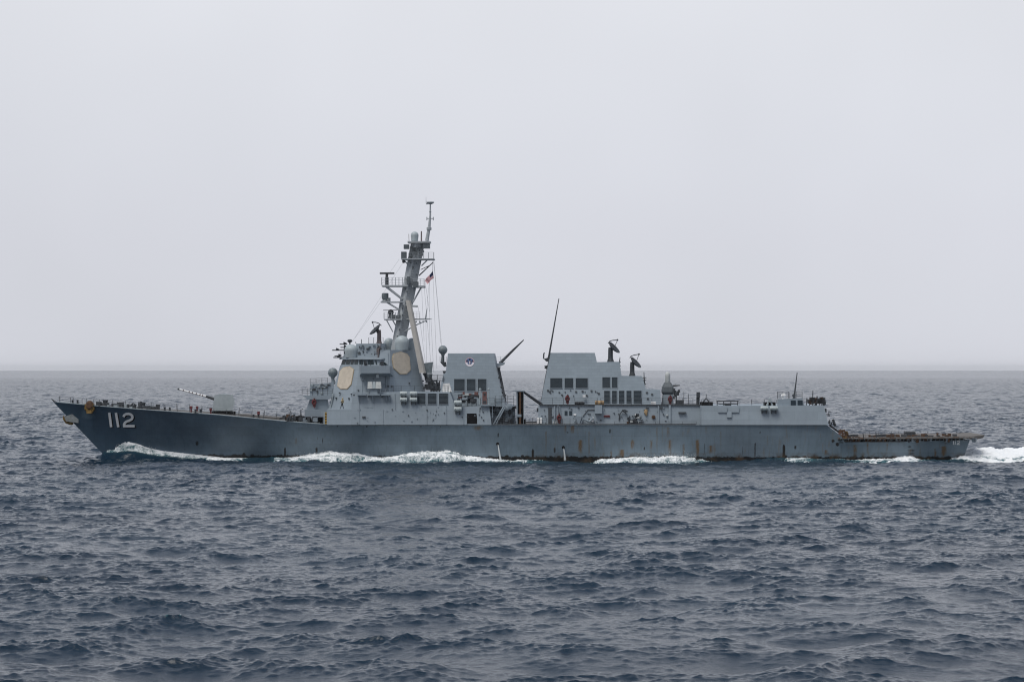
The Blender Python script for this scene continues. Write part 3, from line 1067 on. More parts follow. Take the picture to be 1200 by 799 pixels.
# radomes on the bridge roof and behind it
def radome(px, py0, py1, wpx, b, mat='dome', parent=None, cyl=0.55, base=None):
    """drum with a domed cap: rows py0 (top) to py1 (foot)"""
    c = S(px, py1, b)
    top = S(px, py0, b).z - c.z
    r = wpx / 2 * (c - EYE).length / FPX
    hc = top * cyl
    prof = [(r * .86, 0), (r, hc * .9), (r, hc)] + [(r * math.cos(t * math.pi / 16), hc + (top - hc) * math.sin(t * math.pi / 16)) for t in range(1, 9)]
    mb = MB()
    mb.lathe(prof, c, n=24)
    return mb.build('radome', mat, parent or ship, smooth=True)


radome(411.5, 403.4, 418.8, 16.0, -3.9)
radome(455.8, 396.0, 410.2, 12.4, 2.6)
radome(471.0, 393.2, 410.2, 16.6, -2.6)
radome(482.5, 396.0, 410.2, 12.0, 2.2)


def ball_radome(px, py, rpx, foot, b, parent, mat='dome2'):
    c = S(px, py, b)
    r = rpx * (c - EYE).length / FPX
    mb = MB()
    mb.ball(c, r)
    mb.lathe([(r * 1.01, -.06), (r * 1.03, 0), (r * 1.01, .06)], c, n=24)
    f = S(px + foot[0], foot[1], b)
    mb.path([c - Vector((0, 0, r * .85)), c - Vector((0, 0, r * 1.3)), f], [r * .5, r * .32, r * .42], 10)
    return mb.build('ball_radome', mat, parent, smooth=True)


ball_radome(390.0, 436.6, 5.7, (0.6, 447.6), 0.0, gunp)

# antennas in front of the bridge roof
mb = MB()
for x0, x1, y, b in ((389.3, 404, 410.3, -2.2), (390.6, 403, 418.8, -3.6), (398, 407, 403.2, -1.0), (392, 400, 417.2, 1.5), (399, 404, 407, 0.5)):
    n0 = len(mb.marks)
    mb.path([S(x0, y, b), S(x1, y, b)], .09, 6)
    mb.tube(S(x0 + 5, y, b), S(x0 + 6, y - 2.2, b), .12, .22)
    mb.tube(S(x0 + 7.4, y, b), S(x0 + 7.4, y - 1.6, b), .1, .12)
    del mb.marks[n0 + 1:]
mb.path([S(403.5, 419, -2), S(403.5, 404, -2)], .1, 6)
mb.path([S(410, 403.5, .5), S(410, 399, .5)], [.12, .1], 6)
mb.lathe([(.2, -.25), (.42, -.05), (.42, .15), (.2, .28)], S(410, 399.6, .5), n=12)
mb.path([S(423.6, 402.6, -3), S(423.6, 397.5, -3)], .06, 5)
mb.path([S(417, 402.6, -3), S(416.8, 400.6, -3)], .06, 5)
mb.pieces(['bar_antenna', 'stub_antenna'], 'dark', deckhouse)
mb = MB()
mb.rail([S(398.5, 419, -5.6), S(404, 419, -5.9)], .9, .7)
mb.rail([S(432, 402.6, -3.9), S(449, 402.6, -3.5)], 1.0, .9)
mb.rail([S(446, 410.1, -5.3), S(456, 410.1, -5.4)], .5, .9)
mb.pieces('guard_rail', 'wire', deckhouse)
mb = MB()      # reddish hose reel and pipes on the wall of the upper block
for i in range(9):
    x, y = 441 + random.random() * 4, 405 + random.random() * 13
    p = S(x, y, -4.45)
    mb.box(p.x, p.x + .35, p.y - .12, p.y + .1, p.z, p.z + .45 * random.random() + .15, i % 2)
mb.path([S(443, 419, -4.7), S(443.6, 410, -4.6), S(446, 404, -4.4)], .09, 6, 0)
mb.pieces(['hose_gear'], ['pinkgrey', 'dark'], deckhouse)


# fire control dishes
def dish_radar(ped, dishc, tilt_dir, rpx, b, horn, ped_mat, parent, platform=None):
    """ped: (x0,x1,ytop,yfoot); dishc centre px; tilt_dir: unit normal in the ship's x-z plane; horn: list of px points of the feed arm"""
    mb = MB()
    x0, x1, yt, yf = ped
    w = (x1 - x0) / 2 * .141
    c0, c1 = S((x0 + x1) / 2, yf, b), S((x0 + x1) / 2, yt, b)
    mb.path([c0 - Vector((0, 0, .15)), c0.lerp(c1, .25), c0.lerp(c1, .8), c1], [w * 1.5, w * .95, w * .9, w * .8], 10)
    if platform:
        p = platform
        mb.prism([S(x, y, b - 1.6) for x, y in ((p[0], p[2]), (p[1], p[2]), (p[1] - 2, p[3]), (p[0] + 3, p[3]))], [S(x, y, b + 1.6) for x, y in ((p[0], p[2]), (p[1], p[2]), (p[1] - 2, p[3]), (p[0] + 3, p[3]))], 0)
    o = mb.build('fire_control_radar', ped_mat, parent, smooth=False)
    c = S(*dishc, b)
    n = Vector((tilt_dir[0], -0.25, tilt_dir[1])).normalized()
    r = rpx * .141
    mb = MB()
    prof = [(r * t / 6, .30 * r * (t / 6) ** 2) for t in range(7)] + [(r * 1.0, .30 * r - .08)] + [(r * t / 6, .30 * r * (t / 6) ** 2 - .12) for t in (5, 3, 0)]
    mb.lathe(prof, c - n * .05, n, 24)
    mb.path([c - n * .15, c1 + Vector((0, 0, -.1))], [.35, .3], 8)
    d = mb.build('dish', 'dark', o, smooth=True)
    mb = MB()
    pts = [S(x, y, b) for x, y in horn]
    mb.path(pts, .07, 6)
    mb.tube(pts[-1], c + n * .3, .045)
    mb.ball(pts[-1], .16, 10)
    mb.build('feed_arm', 'dark', o)
    return o


dish_radar((441.6, 447.0, 386.5, 403), (440.4, 387.4), (-.68, .72), 8.3, 0.0, [(447, 381.6), (444, 378.8), (440, 377.6), (436.6, 377.6)], 'pinkgrey', deckhouse, (431, 450, 402.3, 404.2))

# crew member on the bulwark deck below the forward array
# (built later with the other loose things)

# --- mast
mast_lo, mast_hi = S(465.5, 411, 0), S(489.8, 284, 0)


def trunk(mb, a, b, wa, wb, la, lb, mi=0):
    """six-sided tapered column; w along the ship, l across it"""
    def ring(c, w, l): return [c + Vector((dx * w, dy * l, 0)) for dx, dy in ((-1, -.1), (-.3, -1), (-.1, -1), (1, -.25), (1, .25), (-.1, 1), (-.3, 1), (-1, .1))]
    return mb.loft([ring(a, wa, la), ring(b, wb, lb)], mi)


mb = MB()
trunk(mb, mast_lo, mast_hi, 1.12, 1.16, 1.1, 1.0)
mast = mb.build('mast', 'mast', ship)
mb = MB()
for sg in (-1, 1):
    a, b = S(478.5, 352, sg * .9), S(495.5, 437, sg * 3.4)
    def rg(c, w, l): return [c + Vector((dx * w, dy * l, 0)) for dx, dy in ((-1, -1), (.45, -1), (1, -.3), (1, 1), (-1, 1))]
    mb.loft([rg(a, .42, .45), rg(b, .52, .5)])
mb.build('mast_leg', 'leg', mast)


def deckplate(mb, x0, x1, y, b0, b1, th=.16):
    a, b = S(x0, y, b0), S(x1, y, b0)
    return mb.box(a.x, b.x, b0, b1, a.z - th, a.z)


def plat(x0, x1, y, b0, b1, rail_h=1.0, braces=(), rails=((0, 1),), th=.16, step=.8):
    mb = MB()
    deckplate(mb, x0, x1, y, b0, b1, th)
    for u0, u1 in rails:
        xa, xb = x0 + (x1 - x0) * u0, x0 + (x1 - x0) * u1
        mb.rail([S(xa, y, b1 - .05), S(xa, y, b0 + .05), S(xb, y, b0 + .05), S(xb, y, b1 - .05)], rail_h, step, .055)
    for (ax, ay, ab), (bx, by, bb), r in braces:
        mb.tube(S(ax, ay, ab), S(bx, by, bb), r, n=6)
    return mb.build('mast_platform', 'mast', mast)


top = plat(477.6, 504, 282.6, -1.3, 1.3, .6, rails=(), th=.3)
plat(470, 508.3, 302.8, -1.7, 1.7, 1.0, braces=(((472.5, 304, -1.2), (480, 312, -.8), .11), ((501.5, 304, -1.2), (494, 311.5, -.8), .11)), rails=((0.36, 1.0),), th=.2, step=.9)
plat(447.3, 478, 334, -1.3, 1.3, 1.25, braces=(((451.5, 335, -1), (471.5, 350.5, -.8), .2), ((451.5, 335, 1), (471.5, 350.5, .8), .2)), rails=((0, .92),), th=.28, step=.62)
plat(483, 497, 334.6, -2.1, 1.2, 1.1, braces=(((494, 336, -1.2), (484, 354, -.8), .14),), th=.3, step=.6)
plat(446, 473, 353.2, -1.0, 1.0, .8, braces=(((453, 354, -.8), (468, 363, -.6), .14),), rails=(), th=.2)
plat(450, 471, 373.6, -1.6, 1.6, 1.05, braces=(((453, 375, -1.3), (460.5, 389, -.9), .09), ((459.5, 374, -1.3), (463.5, 381, -.8), .11)), rails=((0, .85),), th=.2, step=.6)
# yardarm at the lowest platform, with a raised walkway aft
mb = MB()
mb.path([S(468, 374.2, -.3), S(501.5, 373.8, -1.2), S(506.5, 373.4, -1.4)], [.16, .12, .03], 8)
mb.path([S(473, 389, -.6), S(486, 381.5, -.9), S(500, 375.4, -1.2)], [.13, .11, .09], 8)
mb.rail([S(485, 373.4, -1.3), S(492, 373.4, -1.4)], 1.2, .45, .03)
mb.path([S(475, 358, -.8), S(489.5, 358.9, -1.0)], [.2, .17], 8)
mb.path([S(498.6, 373.4, -1.2), S(500.6, 361, -1.2)], [.14, .05], 6)
for xx in (487, 491, 495, 499):
    mb.box(S(xx, 376, -1.1).x, S(xx + 1.6, 376, -1.1).x, -1.2, -.9, S(xx, 378, -1.1).z, S(xx, 376, -1.1).z)
mb.build('yardarm', 'mast', mast)
mb = MB()          # gaff for the ensign
mb.path([S(491, 323, -.3), S(507.6, 307.4, -.5)], [.11, .07], 6)
mb.path([S(493, 316, -.3), S(503, 311.4, -.5)], .06, 6)
mb.build('gaff', 'dark', mast)
# gear on the mast
radome(485.9, 271.4, 282.6, 9.2, 0, 'dome', mast, .62)
mb = MB()
mb.path([S(500.2, 282.4, 0), S(503.0, 266, 0), S(504.2, 252, 0), S(504.3, 238, 0)], [.34, .26, .16, .1], 8)
mb.lathe([(.3, 0), (.42, .05), (.42, .45), (.3, .5)], S(502.8, 269.8, 0), n=12)
mb.lathe([(.15, -.12), (.2, 0), (.15, .12)], S(504.2, 248, 0), n=10)
for dx in (-1, 1):
    mb.path([S(504, 256.2, 0), S(504 + dx * 3.8, 256.2, 0)], .07, 6)
    mb.path([S(504 + dx * 3.8, 254.4, 0), S(504 + dx * 3.8, 258.2, 0)], .08, 6)
mb.lathe([(.12, -.35), (.5, -.2), (.68, 0), (.6, .1), (.1, .16)], S(504.3, 237.2, 0), n=16)
mb.path([S(499.2, 239.2, 0), S(505, 238.4, 0)], .07, 6)
mb.path([S(499.3, 238.8, 0), S(499.2, 230.5, 0)], [.05, .02], 5)
mb.build('pole_antenna', 'mast', mast)
mb = MB()
mb.path([S(493.8, 282.5, 0), S(493.8, 271, 0)], [.13, .11], 8)
mb.path([S(479.3, 282.5, -.5), S(479.0, 274.2, -.5)], .04, 5)
mb.pieces('stub_antenna', 'pinkgrey', mast)
mb = MB()
for x0, x1, y0, y1, b0, b1 in ((473, 479, 286.5, 291.5, -1.2, .2), (495.5, 503.5, 285.5, 291, -1.2, 0), (470, 476, 295, 303, -1.4, -.2), (484, 490, 330, 336, -2.2, -1.1), (457, 462, 368.5, 373.3, -1.2, .4), (463, 469, 369.5, 373.3, -1.0, .2), (477, 480, 324, 333, -1.5, -.6)):
    a, c = S(x0, y1, b0), S(x1, y0, b0)
    mb.box(a.x, c.x, b0, b1, a.z, c.z)
for k in range(14):
    x, y = 478 + random.random() * 16, 290 + random.random() * 12
    p = S(x, y, -1.15)
    mb.box(p.x, p.x + .3 + .3 * random.random(), -1.4, -.9, p.z, p.z + .25 + .4 * random.random())
for k in range(16):
    t = random.random()
    p = mast_lo.lerp(mast_hi, .1 + .85 * t) + Vector((random.uniform(-.9, .9), -1.15, 0))
    mb.box(p.x, p.x + .2, p.y - .1, p.y + .25, p.z, p.z + .2 + .3 * random.random())
mb.pieces(['equipment_box', 'mast_detail', 'mast_piece'], 'mid', mast)  # generic mast boxes; names cycle regardless of shape
mb = MB()
p0 = S(471, 304, -1.2)
mb.ball(p0 + Vector((.3, 0, -.35)), .28, 10)
mb.build('mast_lamp', 'dark', mast)
mb = MB()
mb.path([S(453.3, 333.8, 0), S(453.3, 321, 0)], [.32, .22], 8)
mb.box(S(445.2, 320, 0).x, S(462.1, 320, 0).x, -.25, .25, S(450, 321.3, 0).z, S(450, 319.3, 0).z)
mb.build('navigation_radar', 'dark', mast)
mb = MB()
mb.lathe([(.5, 0), (.58, .1), (.58, .95), (.45, 1.02)], S(451.3, 350.6, 0), n=14)
mb.path([S(451.3, 353, 0), S(451.3, 350.3, 0)], [.6, .35], 10)
mb.box(S(455, 352, 0).x, S(457.5, 352, 0).x, -.4, .4, S(455, 353, 0).z, S(455, 349, 0).z)
mb.build('mast_radar', 'dome2', mast, smooth=True)
mb = MB()
mb.path([S(458, 373, 0), S(458, 367, 0)], [.5, .3], 8)
mb.ball(S(458, 366, 0), .5, 12)
mb.path([S(449, 363.6, 0), S(466, 363.4, 0)], .06, 6)
mb.build('mast_radar', 'dark', mast, smooth=True)
mb = MB()     # ladder up the lit face of the trunk
for k in range(40):
    p = mast_lo.lerp(mast_hi, .03 + .9 * k / 40) + Vector((.2, -1.2, 0))
    mb.tube(p + Vector((-.2, 0, 0)), p + Vector((.2, 0, 0)), .025, n=4)
mb.build('ladder', 'wire', mast)
# wire rigging
mb = MB()
for a, b in (((503, 331, -.6), (500.2, 361.5, -1.2)), ((498, 329, -.6), (503.5, 366, -1.4)), ((503.4, 331, -.6), (503.6, 405, -3.0)), ((505, 373.5, -1.4), (508.2, 436, -3.2)), ((499, 373.5, -1.2), (500, 425, -3.2)),
             ((508, 303, -1.2), (516.5, 402, -3.0)), ((508.2, 303, 1.2), (519, 420, 2.6)), ((506.5, 303, -.2), (512, 432, -2.2)), ((497, 335, -1.9), (505.5, 432, -3)), ((494, 335, -1), (497, 400, -2)),
             ((474, 305, -.6), (413, 400, -1.2)), ((447.6, 352, -.6), (416, 396, -1.0)), ((447.6, 333, -.8), (468, 303.5, -.8)), ((507.6, 307.6, -.5), (507.2, 318, -.5)), ((490, 359, -1), (499, 430, -3))):
    mb.tube(S(*a), S(*b), .015, n=4)
mb.build('rigging_wire', 'mid', mast)

# gear aft of the radar house: director pod, arms, rails
mb = MB()
mb.path([S(502.3, 448, -2.2), S(502.3, 438, -2.2)], [.5, .65], 10)
mb.loft([[S(x, y, b) for x, y, b in ((498, 437, -2.9), (506, 437.5, -2.9), (506, 437.5, -1.4), (498, 437, -1.4))],
         [S(x, y, b) for x, y, b in ((497, 425.5, -3.1), (507.6, 424, -3.1), (507.6, 424, -1.2), (497, 425.5, -1.2))]])
mb.build('sensor_pod', 'dome2', ship)
mb = MB()
mb.path([S(498, 437, -2.5), S(500, 444, -2.6), S(507, 450, -2.6)], [.45, .4, .2], 8)
mb.path([S(503, 440, -2.6), S(510, 452, -2.6)], .16, 6)
for x in (505, 508, 511.5, 515, 518):
    mb.path([S(x, 459, -3.5), S(x, 441 + random.random() * 8, -3.5)], .1, 6)
for i in range(26):
    x, y = 496 + random.random() * 22, 447 + random.random() * 12
    p = S(x, y, -3.5)
    mb.box(p.x, p.x + .2 + .7 * random.random(), p.y - .4, p.y + .3, p.z, p.z + .2 + .6 * random.random())
mb.pieces(['deck_machinery', 'pipe_stand'], 'dark', ship)
mb = MB()
mb.rail([S(505, 448.5, -4.5), S(520, 448.5, -4.5)], 1.1, .9, .05)
mb.rail([S(505, 448.5, -3), S(520, 448.5, -3)], 1.3, .9, .05)
mb.pieces('guard_rail', 'dark', ship)

# ------------------------------------------------------------------ forward funnel
mb = MB()
house(mb, [(514, 476), (517.5, 447), (519.5, 438.5), (522.3, 436.5), (524.9, 414), (578.4, 414), (582, 433.7), (587.4, 458), (592, 476)], WF)
funnel = mb.build('funnel', 'tile', ship)
for x0, x1 in ((532.2, 544.6), (546.9, 557.3), (559.9, 570.0)):
    louver(WF, x0, x1, 444, 458, funnel, 11)
# crest on the funnel side
mb = MB()
cx, cy, rr = 550.5, 424.2, 5.3


def sector(a0, a1, r0, r1, off, mi, n=14):
    for k in range(n):
        t0, t1 = a0 + (a1 - a0) * k / n, a0 + (a1 - a0) * (k + 1) / n
        mb.add([WF.at(cx + r * math.cos(t), cy - r * math.sin(t), off) for r, t in ((r0, t0), (r1, t0), (r1, t1), (r0, t1))], [(0, 1, 2, 3)], mi)


sector(0, 2 * math.pi, 0.0, rr, 0.03, 0, 36)
sector(0.12, math.pi - .12, 0.0, rr * .86, 0.05, 1, 20)
sector(0.05, .7, rr * .42, rr * .86, 0.06, 2, 8)
sector(math.pi - .7, math.pi - .05, rr * .42, rr * .86, 0.06, 2, 8)
sector(1.25, 1.9, rr * .2, rr * .86, 0.06, 2, 8)
sector(math.pi + .1, 2 * math.pi - .1, 0, rr * .55, 0.05, 1, 16)
sector(math.pi + .1, 2 * math.pi - .1, rr * .56, rr * .97, 0.05, 3, 20)
for x0, x1, y0, y1, mi_, of in ((549.3, 551.9, 422.4, 427, 2, .07), (550.0, 551.1, 423, 426.6, 3, .085)):
    mb.add([WF.at(x, y, of) for x, y in ((x0, y1), (x1, y1), (x1, y0), (x0, y0))], [(0, 1, 2, 3)], mi_)
mb.build('funnel_crest', ['pink', 'blue', 'navy', 'crestwhite'], funnel, recalc=False)
ball_radome(519.0, 410.0, 5.3, (-.4, 424.5), -2.0, funnel)
mb = MB()
mb.prism([S(x, y, -2.6) for x, y in ((515.5, 424), (523, 424), (523.2, 429.5), (520.5, 430))], [S(x, y, -1.0) for x, y in ((515.5, 424), (523, 424), (523.2, 429.5), (520.5, 430))])
mb.rail([S(515.6, 424, -2.5), S(523, 424, -2.5)], .9, .6, .03)
mb.prism([S(x, y, -2.9) for x, y in ((518.6, 434.5), (523, 434.5), (522.5, 438.5), (520, 438.8))], [S(x, y, -2.2) for x, y in ((518.6, 434.5), (523, 434.5), (522.5, 438.5), (520, 438.8))])
mb.build('funnel_bracket', 'dark', funnel)
# slanted whip on an outrigger platform
mb = MB()
mb.prism([S(x, y, -2.8) for x, y in ((580.5, 426), (592, 424.5), (591, 427.2), (585, 429.5), (581.5, 429.5))], [S(x, y, -.6) for x, y in ((580.5, 426), (592, 424.5), (591, 427.2), (585, 429.5), (581.5, 429.5))])
mb.rail([S(581.5, 425.6, -2.7), S(591.8, 424.6, -2.7)], 1.0, .7, .03)
mb.build('antenna_bracket', 'grey', funnel)
mb = MB()
mb.path([S(586.5, 425.2, -1.8), S(591, 420.5, -1.8), S(601.5, 410, -1.8), S(613.8, 398.2, -1.8)], [.30, .24, .2, .09], 8)
mb.path([S(585.4, 425.8, -1.8), S(589, 424, -1.8)], .32, 8)
mb.build('whip_antenna', 'dark', funnel)
mb = MB()          # pipes and brackets down the after edge of the funnel
mb.path([S(583.4, 430, -3.6), S(587, 447, -4.2), S(591.5, 466, -4.8)], [.16, .14, .14], 6)
mb.path([S(585, 430, -3.2), S(589.5, 452, -4.2), S(593, 471, -4.8)], .09, 6)
for x, y in ((583.5, 432), (585, 443.5), (587, 455), (588.5, 461), (590.5, 464)):
    p = S(x, y, -4)
    mb.box(p.x - .1, p.x + .4, -4.5, -3.6, p.z, p.z + .3)
mb.build('exhaust_pipe', 'dark', funnel)

# boat deck and the recess between the funnels
mb = MB()
mb.prism([S(x, y, -6.9) for x, y in ((560, 497.6), (560, 474.6), (600, 474.6), (604, 480), (604, 497.6))], [S(x, y, 6.9) for x, y in ((560, 497.6), (560, 474.6), (600, 474.6), (604, 480), (604, 497.6))])
mid = mb.build('midship_house', 'grey', ship)
mb = MB()
deckplate(mb, 563, 580, 474.0, -10.0, -6.8, .22)
deckplate(mb, 580.5, 602, 475.0, -8.4, -6.8, .2)
mb.tube(S(590.5, 476, -9.0), S(578.5, 497, -9.6), .14, n=6)
mb.tube(S(592.5, 476, -9.0), S(581.5, 497, -9.6), .1, n=6)
for k in range(9):
    a, b = S(590.5, 476, -9.0).lerp(S(578.5, 497, -9.6), k / 9), S(592.5, 476, -9.0).lerp(S(581.5, 497, -9.6), k / 9)
    mb.tube(a, b, .05, n=4)
for x in (565, 571, 577):
    mb.tube(S(x, 475, -9.6), S(x, 497, -9.6), .07)
mb.build('boat_deck_platform', 'grey', mid)
mb = MB()
for i in range(46):
    x, y = 566 + random.random() * 36, 476 + random.random() * 20
    p = S(x, y, -7)
    mb.box(p.x, p.x + .2 + .7 * random.random(), p.y - .25, p.y + .15, p.z, p.z + .15 + .5 * random.random(), i % 3 % 2)
for x in (572, 585, 589, 597, 601):
    mb.path([S(x, 497, -7.1), S(x + .4, 476, -7.1)], .06, 5, 0)
mb.pieces(['wall_piece', 'wall_detail', 'wall_fitting'], ['dark', 'grey'], mid)  # random boxes and thin pipes under rotating names
mb = MB()
mb.rail([S(563, 474, -9.9), S(580, 474, -9.9)], 1.05, 1.1, .04)
mb.rail([S(581, 475, -8.3), S(602, 475, -8.3)], 1.6, 1.0, .04)
mb.rail([S(577, 497.5, -9.7), S(604, 497.5, -9.7)], 1.1, 1.0, .04)
mb.rail([S(616, 497.5, -9.8), S(640, 497.5, -9.8)], 1.1, 1.2, .035)
mb.pieces('guard_rail', 'wire', mid)
mb = MB()          # clutter of the boat deck behind the life rafts: lockers, reels, hoses
for i in range(46):
    x, y = 535 + random.random() * 25, 461.5 + random.random() * 11
    p = S(x, y, -(6.4 + 2.0 * random.random()))
    mb.box(p.x, p.x + .2 + .6 * random.random(), p.y - .2, p.y + .3, p.z, p.z + .15 + .4 * random.random(), random.choice((0, 0, 1, 2, 2, 3)))
for x in (537, 541, 548, 553, 558):
    mb.path([S(x, 476, -8), S(x + .2, 460 + 3 * random.random(), -8)], .06, 5, 0)
mb.path([S(548, 466.5, -8.2), S(553, 465.2, -8.2), S(558.4, 463, -8.2)], .14, 6, 0)
mb.lathe([(.1, 0), (.55, .05), (.55, .55), (.1, .6)], S(554.7, 469.5, -8.3), (0, 1, 0), 14, 0)
mb.pieces(['deck_box', 'deck_detail', 'deck_piece'], ['dark', 'rustred', 'grey', 'bone'], mid)  # mostly random boxes; each takes the next name
mb = MB()
for x0, x1 in ((561.5, 563.6), (571.6, 573.6)):
    a, c = S(x0, 474, -8.4), S(x1, 457.5, -8.4)
    mb.box(a.x, c.x, -8.8, -8.0, a.z, c.z)
    mb.lathe([(.12, 0), (.22, .12), (.22, .28), (.1, .36)], S((x0 + x1) / 2, 457.4, -8.4), n=10)
mb.pieces(['davit_post', 'davit_post_cap'], 'light', mid)
mb = MB()
a, c = S(565.4, 473.5, -8.6), S(570.4, 459, -8.6)
mb.box(a.x, c.x, -8.9, -8.2, a.z, c.z, 0)
mb.box(a.x + .1, c.x - .1, -8.95, -8.85, a.z + .1, a.z + .55, 1)
mb.box(a.x + .2, c.x - .2, -8.95, -8.85, c.z - .6, c.z - .25, 1)
mb.build('red_locker', ['rustred', 'dark'], mid)
mb = MB()          # small drum and reels at the funnel foot
mb.lathe([(.3, 0), (.75, .1), (.75, .9), (.3, 1)], S(584, 468.5, -7.2), (0, 1, 0), 16, 0)
mb.lathe([(.2, 0), (.5, .1), (.5, .7), (.2, .8)], S(597, 476, -8.5), (0, 1, 0), 16, 0)
mb.lathe([(.15, 0), (.4, .1), (.4, .6), (.2, .7)], S(594, 478.2, -8.5), (0, 1, 0), 16, 0)
mb.pieces('cable_reel', 'grey', mid, smooth=True)

# stores mast: pair of brown posts with sliding padeye track, and the strut to the after house
mb = MB()
zt, zb = S(609, 457.6, -8).z, S(609, 497.4, -8).z
for x0, x1, b0, b1, mi in ((605.2, 606.6, -8.6, -7.9, 0), (606.6, 608.6, -8.3, -7.9, 1), (608.7, 610.6, -8.7, -7.7, 2), (610.7, 613.4, -8.5, -7.7, 1), (613.4, 614.0, -8.6, -7.8, 0)):
    mb.box(S(x0, 480, -8.3).x, S(x1, 480, -8.3).x, b0, b1, zb, zt, mi)
for y in (458, 486, 487.5):
    a = S(603.6 if y < 460 else 605, y, -8.6)
    mb.box(a.x, S(614.6 if y < 460 else 611, y, -8.6).x, -8.75, -7.6, a.z - .12, a.z + .1, 0)
a = S(613.8, 491, -8.6)
mb.box(a.x, a.x + .25, -8.6, -7.8, zb, a.z, 1)
mb.build('stores_post', ['grey', 'black', 'rust'], ship)
mb = MB()
mb.path([S(614, 459.5, -8.1), S(624, 466.5, -7.2), S(635, 474.2, -6.4)], [.2, .24, .26], 6)
mb.build('post_strut', 'dark', ship)

# ------------------------------------------------------------------ after funnel house and hangar
mb = MB()
house(mb, [(633, 476), (638.5, 446), (645.1, 413.4), (697, 413.4), (699.5, 424.2), (726, 423.8), (728.4, 440.4), (752.6, 440.6), (757, 456.2), (773.8, 457), (774.6, 476)], WA)
afun = mb.build('after_funnel', 'tile', ship)
for q in ((644.8, 659, 443, 454.8), (661.6, 671.7, 443, 454.8), (674.6, 688.8, 443, 454.8), (705.9, 714.9, 441.9, 454.3), (717, 723.6, 441.9, 454.3),
          (708, 714.7, 457.8, 473.2), (717.2, 722.8, 457.8, 473.2), (725.3, 731.7, 457.8, 473.2), (734.1, 740, 457.8, 473.2), (742.4, 751.8, 457.8, 473.2)):
    louver(WA, *q, afun, 10)
mb = MB()
mb.path([S(640.2, 421, -3.6), S(643, 419, -3.6), S(655, 349.7, -3.6)], [.2, .17, .07], 8)
mb.build('whip_antenna', 'dark', afun)
mb = MB()
mb.prism([S(x, y, -3.9) for x, y in ((637.2, 420.5), (644, 418.5), (644, 424), (640, 423.5))], [S(x, y, -3.2) for x, y in ((637.2, 420.5), (644, 418.5), (644, 424), (640, 423.5))])
mb.path([S(637, 420.5, -3.6), S(637.3, 414, -3.6), S(638.5, 413.5, -3.6)], .12, 6)
mb.path([S(639.2, 432, -3.8), S(641, 428, -3.8), S(638.5, 430, -3.8)], .22, 6)
mb.build('antenna_bracket', 'dark', afun)
dish_radar((712.3, 718.6, 407, 424), (718.6, 408.4), (.72, .70), 8.8, 0.0, [(712.5, 402.5), (714.5, 399.8), (718, 398.7), (723.6, 398.3)], 'dark', afun)
dish_radar((738, 743.8, 424, 440.6), (744.0, 425.8), (.72, .70), 8.4, 0.0, [(738, 419.5), (739.5, 417.2), (743, 416), (748.8, 415)], 'dark', afun)
mb = MB()
mb.path([S(727, 441, -2.5), S(725.6, 428, -2.5), S(726.6, 418.4, -2.5)], [.16, .14, .05], 6)
for y in (425, 429, 433):
    mb.box(S(725.4, y, -2.5).x, S(727.4, y, -2.5).x, -2.7, -2.3, S(726, y, -2.5).z, S(726, y - 1.2, -2.5).z)
mb.path([S(755.3, 453, -2.8), S(754.6, 436, -2.8)], [.16, .05], 6)
for y in (443, 446, 450):
    mb.box(S(753.2, y, -2.8).x, S(757.4, y, -2.8).x, -3, -2.6, S(755, y, -2.8).z, S(755, y - .9, -2.8).z)
mb.build('stub_antenna', 'dark', afun)
mb = MB()
mb.path([S(643.4, 421, -3.5), S(639, 443, -4.5), S(633.8, 473, -6.0)], .08, 6)
for i in range(16):
    x, y = 642 + random.random() * 60, 456.5 + random.random() * 7
    panel_box(mb, WA, x, x + .6 + 1.6 * random.random(), y, y + .5 + .8 * random.random(), .15)
for x, y in ((674, 458), (681.5, 457.5), (692, 457), (641, 456.5), (700.5, 460), (757, 459), (763, 461), (758, 466)):
    panel_box(mb, WA, x, x + 2.2, y, y + 1.6, .18)
mb.pieces(['wall_piece', 'wall_detail'], 'dark', afun)  # plain wall boxes, names alternating

# long deckhouse below the after funnel, set in from the side, with a walkway
WL = Wall(498, 9.0, 473.6, 8.55)
mb = MB()
house(mb, [(630.5, 497.7), (631, 474.2), (822, 475.2), (822, 497.7)], WL)
aft = mb.build('after_deckhouse', 'grey', ship)
mb = MB()
deckplate(mb, 632, 822, 474.0, -8.8, 8.8, .14)
mb.build('upper_walkway', 'dark', aft)
mb = MB()
mb.rail([S(634, 473.8, -8.7), S(700, 473.8, -8.7)], 1.05, 1.7, .035)
mb.rail([S(704, 473.9, -8.7), S(812, 474.0, -8.7)], 1.05, 1.7, .035)
mb.rail([S(641, 497.6, -9.8), S(668, 497.6, -9.8)], 1.0, 1.5, .035)
mb.rail([S(720, 497.6, -9.8), S(816, 497.6, -9.8)], .55, 2.2, .03)
mb.pieces('guard_rail', 'wire', aft)
for x0, x1 in ((642.5, 646.6),):
    mb = MB()
    panel_box(mb, WL, x0, x1, 477, 496.6, .06)
    mb.build('door', 'dark', aft)
mb = MB()
for x0 in (661.6, 667):
    panel_box(mb, WL, x0, x0 + 3.4, 481.4, 486.6, .05)
mb.build('window', 'louver', aft)
mb = MB()
panel_box(mb, WL, 697, 705.5, 474.6, 484.6, .9)
mb.build('overhanging_locker', 'grey', aft)
mb = MB()
panel_box(mb, WL, 771, 772.2, 474.6, 497, .2)
panel_box(mb, WL, 653.5, 654.3, 474.6, 497, .25)
panel_box(mb, WL, 783.6, 786, 474.6, 497.4, .25)
mb.path([WL.at(650, 476, .2), WL.at(650, 496, .2)], .14, 6)
mb.path([WL.at(656, 476, .2), WL.at(657.6, 496, .2)], .08, 6)
mb.build('wall_pipe', 'grey', aft)
mb = MB()
